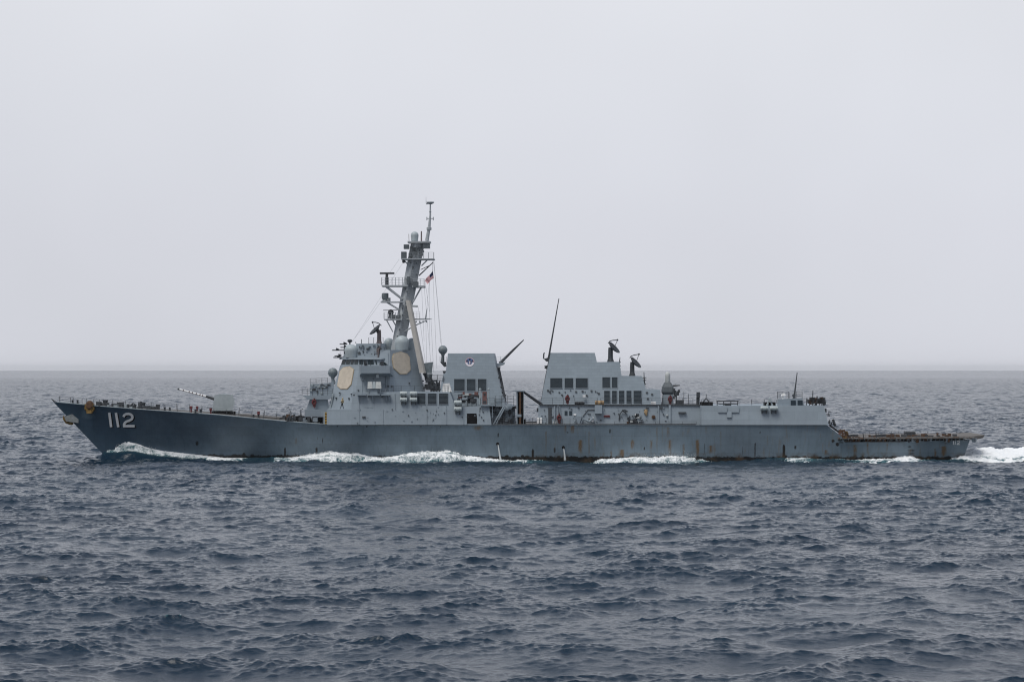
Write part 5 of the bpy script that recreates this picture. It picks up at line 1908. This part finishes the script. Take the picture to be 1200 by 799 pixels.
# national ensign flying from the gaff
FC = [S(507.0, 317.4, -.5), S(507.9, 325.8, -.5), S(500.4, 333.2, -1.3), S(497.6, 329.2, -1.3)]   # hoist top, hoist foot, fly foot, fly top
o = empty('flag', S(507.4, 321.5, -.5))
mb = MB()
nu, nv = 20, 13
g = []
for i in range(nu + 1):
    for j in range(nv + 1):
        u, v = i / nu, j / nv
        p = FC[0].lerp(FC[3], u).lerp(FC[1].lerp(FC[2], u), v)
        p += Vector((0.06 * math.sin(u * 7 + v * 2), .25 * math.sin(u * 8 + v * 1.5) * u, .08 * math.sin(u * 9) * u))
        g.append(p - S(507.4, 321.5, -.5))
mb.v = [tuple(p) for p in g]
for i in range(nu):
    for j in range(nv):
        a = i * (nv + 1) + j
        mb.f.append((a, a + nv + 1, a + nv + 2, a + 1))
        mb.m.append(2 if (i < nu * .4 and j < 7) else (0 if j % 2 == 0 else 1))
mb.build('cloth', ['fred', 'fwhite', 'fblue'], o, recalc=False, smooth=True)
mb = MB()
top_, bot_ = FC[0] - S(507.4, 321.5, -.5), FC[1] - S(507.4, 321.5, -.5)
mb.tube(top_ + Vector((0, 0, .2)), bot_ - Vector((0, 0, .1)), .03, n=5)
mb.build('toggle_line', 'wire', o)
tag(o, 'striped red and white flag with blue canton flying aft of the mast', 'flag')

# crew member beside the forward array
def person(px, py, b, label):
    p = S(px, py, b)
    o = empty('person', p)
    V_ = {'pel': ((0, 0, .92), .15), 'belly': ((.02, 0, 1.12), .16), 'chest': ((.05, 0, 1.34), .17), 'neck': ((.07, 0, 1.52), .065), 'head0': ((.08, 0, 1.62), .095), 'head1': ((.09, 0, 1.74), .085),
          'hl': ((-.02, -.11, .88), .1), 'kl': ((-.16, -.13, .5), .075), 'al': ((-.24, -.13, .09), .05), 'tl': ((-.38, -.14, .045), .04),
          'hr': ((.02, .11, .88), .1), 'kr': ((.1, .13, .5), .075), 'ar': ((.2, .13, .09), .05), 'tr': ((.06, .14, .045), .04),
          'sl': ((.05, -.21, 1.42), .075), 'el': ((-.06, -.27, 1.15), .05), 'wl': ((-.3, -.22, 1.08), .035), 'fl': ((-.40, -.2, 1.08), .035),
          'sr': ((.05, .21, 1.42), .075), 'er': ((.1, .28, 1.14), .05), 'wr': ((-.06, .25, .92), .035), 'fr': ((-.1, .24, .83), .035)}
    E_ = [('pel', 'belly'), ('belly', 'chest'), ('chest', 'neck'), ('neck', 'head0'), ('head0', 'head1'), ('pel', 'hl'), ('hl', 'kl'), ('kl', 'al'), ('al', 'tl'), ('pel', 'hr'), ('hr', 'kr'), ('kr', 'ar'), ('ar', 'tr'),
          ('chest', 'sl'), ('sl', 'el'), ('el', 'wl'), ('wl', 'fl'), ('chest', 'sr'), ('sr', 'er'), ('er', 'wr'), ('wr', 'fr')]
    ks = list(V_)
    me = bpy.data.meshes.new('body')
    me.from_pydata([V_[k][0] for k in ks], [(ks.index(a), ks.index(b_)) for a, b_ in E_], [])
    bo = bpy.data.objects.new('body', me)
    COL.objects.link(bo)
    bo.parent = o
    mod = bo.modifiers.new('skin', 'SKIN')
    for i, k in enumerate(ks):
        me.skin_vertices[0].data[i].radius = (V_[k][1],) * 2
        me.skin_vertices[0].data[i].use_root = k == 'pel'
    bo.modifiers.new('sub', 'SUBSURF').levels = 1
    bo.modifiers['sub'].render_levels = 2
    me.materials.append(M['navycloth'])
    mb = MB()
    mb.lathe([(.17, 0), (.215, .1), (.235, .35), (.2, .5), (.1, .56)], (.03, 0, .98), (.08, 0, 1), 14)
    mb.build('vest', 'vest', o, smooth=True)
    mb = MB()
    mb.lathe([(.125, 0), (.13, .05), (.115, .12), (.05, .16)], (.085, 0, 1.68), n=14)
    mb.build('helmet', 'vest', o, smooth=True)
    mb = MB()
    mb.lathe([(.02, -.09), (.075, -.06), (.092, .02), (.075, .08)], (.05, -.01, 1.66), n=12)
    mb.box(-.045, -.02, -.02, .015, 1.63, 1.67)
    mb.build('face', 'skin', o, smooth=True)
    return tag(o, label, 'person')


person(401.0, 479.2, -8.6, 'person in tan vest and helmet standing behind the forward bulwark')


# cooling water pouring from the side
def jet(pts, label):
    o = MB()
    P = [hull_point(x, y, off) for x, y, off in pts]
    c = P[0]
    o.path(P, [.05, .09, .12, .16, .2][:len(P)], 8)
    ob = o.build('water_jet', 'foamy', None, smooth=True)
    ob.matrix_world = SHIP
    return tag(ob, label, 'water jet', 'cooling water jets from the hull')


M['foamy'] = plain('falling_water', (0.62, 0.64, 0.64), 0.5, 0.15, 5.0)
jet([(583.4, 520.2, .03), (584.2, 524, .35), (585.2, 530, .55), (586.2, 536, .7), (587.3, 542.5, .8)], 'taller white jet of water falling from the hull below the brown stores post')
jet([(660.4, 524.4, .03), (660.9, 527, .3), (661.4, 530.5, .45), (661.8, 534, .5), (662.2, 539, .55)], 'shorter white jet of water falling from the hull farther aft')
mb = MB()
for x, y in ((583.2, 520), (660.2, 524)):
    mb.lathe([(.22, -.1), (.26, .06), (.2, .1)], hull_point(x, y, 0), (0, -1, 0), 14)
mb.build('discharge_port', 'black', hull, smooth=True)

# ------------------------------------------------------------------ the sea
rng = np.random.default_rng(11)
WIND = R(100)        # the seas run roughly away from the camera


def cascade(L, n, lmin, lmax, slope, spread, turn=0.0):
    k1 = 2 * np.pi * np.fft.fftfreq(n, L / n)
    kx, ky = np.meshgrid(k1, k1, indexing='ij')
    k = np.hypot(kx, ky)
    k[0, 0] = 1e9
    th = np.arctan2(ky, kx) - (WIND + turn)
    D = 0.12 + np.abs(np.cos(th)) ** spread
    kmin, kmax = 2 * np.pi / lmax, 2 * np.pi / lmin
    P = k ** -4.0 * D * np.exp(-(kmin / k) ** 4) * np.exp(-(k / kmax) ** 8)
    P[0, 0] = 0
    H = np.sqrt(P) * (rng.standard_normal((n, n)) + 1j * rng.standard_normal((n, n)))
    sx = np.fft.ifft2(1j * kx * H).real
    sy = np.fft.ifft2(1j * ky * H).real
    s = slope / math.sqrt((sx ** 2 + sy ** 2).mean())
    h = np.fft.ifft2(H).real * s
    dx = np.fft.ifft2(-1j * kx / k * H).real * s
    dy = np.fft.ifft2(-1j * ky / k * H).real * s
    return L, np.stack([h, dx, dy], -1).astype(np.float32)


def sample(cas, x, y):
    L, T = cas
    n = T.shape[0]
    fx, fy = (x / L * n), (y / L * n)
    i, j = np.floor(fx), np.floor(fy)
    u, v = (fx - i).astype(np.float32)[..., None], (fy - j).astype(np.float32)[..., None]
    i, j = i.astype(np.int64) % n, j.astype(np.int64) % n
    i1, j1 = (i + 1) % n, (j + 1) % n
    return (T[i, j] * (1 - u) + T[i1, j] * u) * (1 - v) + (T[i, j1] * (1 - u) + T[i1, j1] * u) * v


SW = [(cascade(211.0, 800, 2.4, 15.0, 0.115, 1.4), 1.35), (cascade(47.3, 768, 0.75, 2.6, 0.150, 1.3, .25), 1.05), (cascade(16.9, 640, 0.3, 0.8, 0.155, 1.2, -.3), 0.8),
      (cascade(811.0, 384, 15.0, 48.0, 0.036, 2.0, .5), 0.8)]


def waves(x, y, dr):
    """displacement (h, dx, dy) of the sea; waves the local mesh spacing dr cannot carry are left out. Also the slope variance left out"""
    out = np.zeros(x.shape + (3,), np.float32)
    lost = np.zeros(x.shape, np.float32)
    gust = 1.0 + .28 * np.sin(x * .043 + 1.3 * np.sin(y * .021)) * np.sin(y * .031 + 1.1 * np.sin(x * .017 + 2)) 
    mod = None
    for (cas, chop), lam, s in zip(SW, (5.0, 1.3, 0.50, 24.0), (0.115, 0.150, 0.155, 0.0)):
        w = np.clip((lam / np.maximum(dr, 1e-6) - 0.6) / 1.0, 0, 1)
        d = sample(cas, x, y) * w[..., None]
        if mod is None:      # short waves are steeper on the crests of the long ones and where the gusts fall
            mod = (np.clip(.92 + .30 * d[..., 0] / max(1e-3, float(d[..., 0].std())), .62, 1.5) * gust).astype(np.float32)
        elif lam < 20:
            d = d * mod[..., None]
        d[..., 1:] *= -chop
        out += d
        lost += s * s * (1 - w ** 2)
    return out, lost


# traced foam along the port side: (photo column, row of its upper edge on the hull, row of its lower edge on the water, density)
FOAM = [(112, 536.5, 537.5, 0), (118, 533, 535, .1), (124, 528.6, 532, .5), (135, 522.5, 530, .58), (148, 517.0, 528.6, .68), (160, 519.8, 529, .9), (173, 525.4, 530.8, 1.05), (190, 529.0, 532.8, 1.1), (210, 531.0, 534.6, 1.1), (240, 534.4, 537.4, 1), (262, 537.6, 540, .9), (284, 540.2, 541.8, .7), (296, 541.6, 542.2, .2),
        (318, 541.5, 542.5, .2), (327, 540.5, 542.4, .9), (345, 536.8, 542.4, 1), (365, 533.2, 541.6, 1.1), (390, 530, 540.4, 1.15), (405, 529.4, 540, 1.1), (420, 532.6, 540, 1), (432, 535.4, 540, .9), (445, 536.6, 541.2, .95), (460, 535.8, 541.8, 1), (475, 532.2, 542.6, .95), (490, 530.4, 543.4, .95),
        (505, 529.2, 544.2, 1), (525, 528.8, 544.8, .95), (540, 532, 544.6, .85), (556, 535.6, 543.8, .75), (575, 538.4, 543.4, .9), (600, 540.8, 543.4, .9), (630, 541.5, 543.4, .65), (650, 541.5, 543, .15), (685, 540.8, 542.2, .25), (700, 539.4, 541.6, .7), (720, 537.8, 542, .9), (745, 536.6, 544, 1), (770, 536.2, 545.4, 1.1),
        (790, 534.8, 545.2, 1.05), (805, 535, 543.6, .8), (820, 536.4, 541.6, .6), (838, 538.2, 540.8, .35), (860, 540, 541, .05), (905, 540.4, 542.5, .15), (925, 540, 545.6, .7), (945, 541.4, 546.4, .72), (965, 541, 545, .45), (990, 539.8, 542.8, .62), (1020, 538.4, 543, .78), (1045, 537.4, 543, .82), (1065, 535.2, 542.6, 1.05), (1078, 537.8, 542.2, .75),
        (1095, 540.2, 543.6, .35), (1120, 542, 545, .5), (1140, 540, 544, .6)]
_X = np.arange(0, HULL_L, .5)
HBWX = np.array([station_x(XB + a, 0.0) for a in _X]); HBWB = np.array([flare(XB + a, 0.0) for a in _X])
fx_, fz_, fd_, fs_, fe_, fb_ = [], [], [], [], [], []
for px, y0, y1, den in FOAM:
    pt = hull_point(px, min(y0, 541), 0)
    bw_ = float(np.interp(pt.x, HBWX, HBWB))
    over = max(0.0, -pt.y - bw_)                    # how far the flared plating overhangs the waterline here
    d = ray(px, y1)
    g0_ = EYE + d * ((0.05 - EYE.z) / d.z)          # where the lower edge of the foam meets flat water
    wd = -g0_.y - bw_
    ze = 0.0
    if wd < over + 1.1:                             # the edge rides on the back of a raised wave
        wd = over + 1.3
        ze = max(0.0, S(px, y1, -(bw_ + wd)).z)
    fx_.append(pt.x); fz_.append(max(pt.z, 0.1)); fd_.append(min(wd, 9.0)); fs_.append(den); fe_.append(ze); fb_.append(over)
fx_, fz_, fd_, fs_, fe_, fb_ = (np.array(q) for q in (fx_, fz_, fd_, fs_, fe_, fb_))
# the crest of the bow wave: its height along the hull, seen as a dark face turned to the camera


def to_ship(x, y):
    dx, dy = x, y - DIST
    return dx * CY - dy * SY, dx * SY + dy * CY


def ship_bump(x, y):
    """rise of the water near the hull and foam density on the water, in world coordinates"""
    sx, sy = to_ship(x, y)
    bw = np.interp(sx, HBWX, HBWB)
    d = np.abs(sy) - bw
    top = np.interp(sx, fx_, fz_, left=0, right=0)
    wid = np.interp(sx, fx_, fd_, left=1, right=1)
    den = np.interp(sx, fx_, fs_, left=0, right=0)
    ze = np.interp(sx, fx_, fe_, left=0, right=0)
    e = np.clip(1 - np.maximum(d, 0) / (wid * 0.9 + .6), 0, 1)
    inside = np.clip((sx - (XB + 5)) / 4.0, 0, 1) * (sx < 78)
    out = np.clip((d - wid + .15) / 2.3, 0, 1)
    bump = np.maximum(ze * (.5 + .5 * np.cos(np.pi * out)), np.maximum(top - ze, 0) * 0.4 * e ** 1.3) * inside
    # dark trough line just outside the bow wave
    bowx = np.exp(-((sx - (XB + 16)) / 11.0) ** 2)
    bump -= 0.55 * bowx * np.exp(-((d - wid - 2.2) / 1.6) ** 2)
    foam = den * np.clip(1.15 - np.maximum(d, 0) / (wid + .3), 0, 1) * inside * 0.55
    # turbulent wake astern
    aw = np.clip((sx - 72.5) / 3, 0, 1)
    half = 9.6 + 0.02 * (sx - 74)
    wk = aw * np.clip((half - np.abs(sy)) / 3.0, 0, 1)
    bump += wk * (0.40 + 0.2 * np.sin(sx * .35 + sy * .2) + 0.2 * np.exp(-((sx - 88) / 10) ** 2))
    foam = np.maximum(foam, 0.62 * wk * np.exp(-np.maximum(sx - 74, 0) / 260.0))
    return bump.astype(np.float32), foam.astype(np.float32)


def build_sea():
    r = [70.0]
    while r[-1] < 104:
        r.append(r[-1] * 1.006)
    while r[-1] < 4000:
        r.append(r[-1] * 1.0011)
    while r[-1] < 28000:
        r.append(r[-1] * 1.03)
    r = np.array(r)
    fine = np.linspace(-R(20), R(20), 1401)
    side = R(20) + np.cumsum(np.linspace(.0006, .03, 60))
    ang = np.concatenate([-side[::-1], fine, side])
    RR, AA = np.meshgrid(r, ang, indexing='ij')
    x, y = RR * np.sin(AA), RR * np.cos(AA)
    dr = np.gradient(r)[:, None] * np.ones_like(AA)
    da = np.abs(np.gradient(ang))[None, :] * RR
    d, lost = waves(x, y, np.maximum(dr, da * .9))
    bump, foam = ship_bump(x, y)
    # breaking crests: steepest folded water carries a little white
    v = np.stack([x + d[..., 1], y + d[..., 2], d[..., 0] + bump], -1).astype(np.float32)
    nr, na = x.shape
    gx = np.gradient(d[..., 1], axis=1) / np.maximum(da, 1e-6)
    gy = np.gradient(d[..., 2], axis=0) / np.maximum(dr, 1e-6)
    fold = -(gx + gy)
    thr = 1.0
    foam = np.maximum(foam, np.clip((fold - thr) / .25, 0, 1) * .8 * (RR < 1500))
    idx = np.arange(nr * na, dtype=np.int32).reshape(nr, na)
    q = np.stack([idx[:-1, :-1], idx[:-1, 1:], idx[1:, 1:], idx[1:, :-1]], -1).reshape(-1, 4)
    me = bpy.data.meshes.new('sea')
    me.vertices.add(nr * na)
    me.vertices.foreach_set('co', v.ravel())
    me.loops.add(q.size)
    me.loops.foreach_set('vertex_index', q.ravel())
    me.polygons.add(len(q))
    me.polygons.foreach_set('loop_start', np.arange(0, q.size, 4, dtype=np.int32))
    me.polygons.foreach_set('loop_total', np.full(len(q), 4, dtype=np.int32))
    me.polygons.foreach_set('use_smooth', np.ones(len(q), dtype=bool))
    a = me.attributes.new('foam', 'FLOAT', 'POINT')
    a.data.foreach_set('value', foam.ravel().astype(np.float32))
    rough = np.sqrt(np.sqrt(0.0002 + lost * 0.025)).astype(np.float32)
    a = me.attributes.new('rough', 'FLOAT', 'POINT')
    a.data.foreach_set('value', rough.ravel())
    me.update(calc_edges=True)
    me.materials.append(M['sea'])
    o = bpy.data.objects.new('sea', me)
    COL.objects.link(o)
    return tag(o, 'dark choppy blue grey sea reaching to the horizon', 'sea', kind='structure')


sea = build_sea()


# ------------------------------------------------------------------ foam along the side and astern
def fnoise(x, y, seed):
    """cheap fractal value noise"""
    rs = np.random.default_rng(seed)
    T = rs.random((256, 256)).astype(np.float32)
    out, amp, tot = 0, 1.0, 0
    for o in range(5):
        f = 2 ** o
        X, Y = x * f + 17.3 * o, y * f + 5.1 * o
        i, j = np.floor(X).astype(int), np.floor(Y).astype(int)
        u, v = X - i, Y - j
        u, v = u * u * (3 - 2 * u), v * v * (3 - 2 * v)
        g = lambda a, b: T[a % 256, b % 256]
        out = out + amp * ((g(i, j) * (1 - u) + g(i + 1, j) * u) * (1 - v) + (g(i, j + 1) * (1 - u) + g(i + 1, j + 1) * u) * v)
        tot += amp
        amp *= .58
    return out / tot


def foam_mesh(name, sx, sy, z, mask, thick, label):
    """a sheet on a grid in the ship frame, kept where mask > 0, with a skirt-free ragged edge"""
    wx = sx * CY + sy * SY
    wy = DIST - sx * SY + sy * CY
    v = np.stack([wx, wy, z], -1).reshape(-1, 3)
    nr, na = sx.shape
    idx = np.arange(nr * na).reshape(nr, na)
    k_ = mask > -0.3          # the margin below zero dips under the water, so the foam meets the sea without a gap
    keep = k_[:-1, :-1] & k_[1:, :-1] & k_[1:, 1:] & k_[:-1, 1:]
    q = np.stack([idx[:-1, :-1], idx[1:, :-1], idx[1:, 1:], idx[:-1, 1:]], -1)[keep]
    if sy[0, 1] < sy[0, 0]:
        q = q[:, ::-1]
    used = np.unique(q)
    mp = np.full(nr * na, -1)
    mp[used] = np.arange(len(used))
    me = bpy.data.meshes.new(name)
    me.from_pydata(v[used].tolist(), [], mp[q].tolist())
    me.polygons.foreach_set('use_smooth', np.ones(len(q), dtype=bool))
    a = me.attributes.new('thick', 'FLOAT', 'POINT')
    a.data.foreach_set('value', thick.reshape(-1)[used].astype(np.float32))
    me.materials.append(M['foam'])
    o = bpy.data.objects.new(name, me)
    COL.objects.link(o)
    return tag(o, label, 'foam', kind='stuff')


def side_foam(px0, px1, name, label, seed, rough=1.0):
    x0, x1 = S(px0, 540, -8).x, S(px1, 540, -8).x
    xs = np.arange(x0, x1, .09)
    t = np.linspace(0, 1, 70)
    X, T = np.meshgrid(xs, t, indexing='ij')
    D0 = X * 0
    wid = np.interp(X, fx_, fd_)
    top = np.interp(X, fx_, fz_)
    den = np.interp(X, fx_, fs_) * (1 + rough * (-.38 + .7 * fnoise(X * .22, D0 * 0 + seed, seed + 7)))
    bw = np.interp(xs, HBWX, HBWB)[:, None]
    zt = np.interp(xs, fx_, fz_)
    # the hull flares: start the sheet inside the plating
    D = T * (wid + .4)
    Y = -(bw - .25 + D)
    lump = fnoise(X * .55, D * .9 + 3, seed)
    fine = fnoise(X * 2.2, D * 3.1 + 9, seed + 1)
    over = np.interp(X, fx_, fb_)
    ze = np.interp(X, fx_, fe_)
    prof = np.clip(1 - np.maximum(D - .25 - over, 0) / np.maximum(wid - over, .3), 0, 1)
    edge = fnoise(X * .8, D * 1.6 + 21, seed + 2) * .6 + fnoise(X * 3, D * 5, seed + 3) * .4
    mask = den * (1.35 - np.clip((D - over) / np.maximum(wid - over + .2, .4), 0, 2) ** 2 * 1.0) - edge * (.8 + .95 * rough)
    raise_ = (top - ze) * prof ** .8 * (1 - .4 * rough + .75 * rough * (lump - .02)) + (fine - .45) * .5 * rough * np.clip(den, 0, 1) * prof ** .5
    wx = X * CY + Y * SY; wy = DIST - X * SY + Y * CY
    hh, _ = waves(wx, wy, np.full(X.shape, .5))
    wb, _ = ship_bump(wx, wy)
    low = hh[..., 0] + wb
    rim = np.clip(mask / .4, 0, 1)
    rim = rim * rim * (3 - 2 * rim)
    Z = low + np.maximum(ze + raise_ - low, 0) * rim + .05 + .08 * rim + np.clip(mask, -.3, 0) * 1.4
    thick = np.clip(.25 + mask * .8, 0, 1.2)
    return foam_mesh(name, X, Y, Z, mask, thick, label)


side_foam(114, 298, 'bow_wave_foam', 'white foam of the bow wave curling along the forward hull', 3, 0.35)
side_foam(316, 655, 'side_foam', 'white breaking foam band along the hull amidships', 13)
side_foam(682, 862, 'side_foam', 'white breaking foam patch along the hull below the after funnel', 23)
side_foam(900, 1142, 'side_foam', 'thin broken foam along the hull below hangar and flight deck', 33)


def stern_foam():
    xs = np.arange(71.8, 175.0, .14)
    ys = np.concatenate([np.arange(-12, 12, .22)])
    X, Y = np.meshgrid(xs, ys, indexing='ij')
    n1 = fnoise(X * .3, Y * .5, 51)
    n2 = fnoise(X * 1.2, Y * 1.8, 52)
    half = 9.6 + .02 * (X - 74) + 1.5 * (n1 - .5)
    m = np.clip((half - np.abs(Y)) / 2.5, -1, 1)
    wx = X * CY + Y * SY; wy = DIST - X * SY + Y * CY
    b, _ = ship_bump(wx, wy)
    hh, _ = waves(wx, wy, np.full(X.shape, .5))
    hump = 1.1 * np.exp(-((X - 90) / 12) ** 2) + .75
    streak = fnoise(X * .12, Y * .9, 53)
    thick = np.clip(.52 + (n1 - .45) * 1.4 + (streak - .5) * 2.0 + .6 * np.exp(-((X - 77) / 11) ** 2), 0, 1.3)
    mask = m + (n2 - .62) * 1.3
    rim = np.clip(mask / .7, 0, 1)
    Z = b + hh[..., 0] + rim * (hump * (n1 - .1) * 1.0 + (n2 - .5) * .4 + .1) + .05 + np.clip(mask, -.3, 0) * 1.6
    return foam_mesh('stern_wake', X, Y, Z, mask, thick, 'broad white and turquoise wake churning behind the stern')


stern_foam()


# flying spray above the bow wave and the side foam: many small drops, one mass
def spray():
    mb = MB()
    rs = np.random.default_rng(5)
    for _ in range(1800):
        px = rs.choice([rs.uniform(125, 180), rs.uniform(340, 420), rs.uniform(470, 560), rs.uniform(745, 815)])
        x = S(px, 538, -8).x
        top = float(np.interp(x, fx_, fz_))
        wid = float(np.interp(x, fx_, fd_))
        d = rs.random() ** 1.5 * wid
        z = top * (1 - d / (wid + .5)) * .95 + .15 + abs(rs.normal(0, .32))
        b = float(np.interp(x, HBWX, HBWB)) + d
        r = rs.uniform(.012, .05)
        c = SHIP @ Vector((x, -b - .15, z))
        mb.add([(c.x + r, c.y, c.z), (c.x - r, c.y, c.z), (c.x, c.y + r, c.z), (c.x, c.y - r, c.z), (c.x, c.y, c.z + r), (c.x, c.y, c.z - r)],
               [(0, 2, 4), (2, 1, 4), (1, 3, 4), (3, 0, 4), (2, 0, 5), (1, 2, 5), (3, 1, 5), (0, 3, 5)])
    o = mb.build('spray', 'foamy', None, recalc=False)
    return tag(o, 'fine white spray drops above the foam along the hull', 'spray', kind='stuff')


spray()


# ------------------------------------------------------------------ haze over the sea
def haze():
    mb = MB()
    L = 30000.0
    mb.box(-L, L, -2000, L, -6.0, 52.0)
    m = bpy.data.materials.new('sea_haze')
    m.use_nodes = True
    n = m.node_tree
    n.nodes.clear()
    out = n.nodes.new('ShaderNodeOutputMaterial')
    v = n.nodes.new('ShaderNodeVolumePrincipled')
    v.inputs['Color'].default_value = (1.0, 1.0, 1.0, 1)
    v.inputs['Density'].default_value = 0.000027
    v.inputs['Anisotropy'].default_value = 0.2
    n.links.new(v.outputs['Volume'], out.inputs['Volume'])
    M['haze'] = m
    o = mb.build('haze', 'haze', None)
    return tag(o, 'thin pale sea haze softening the horizon', 'haze', kind='stuff')


haze()
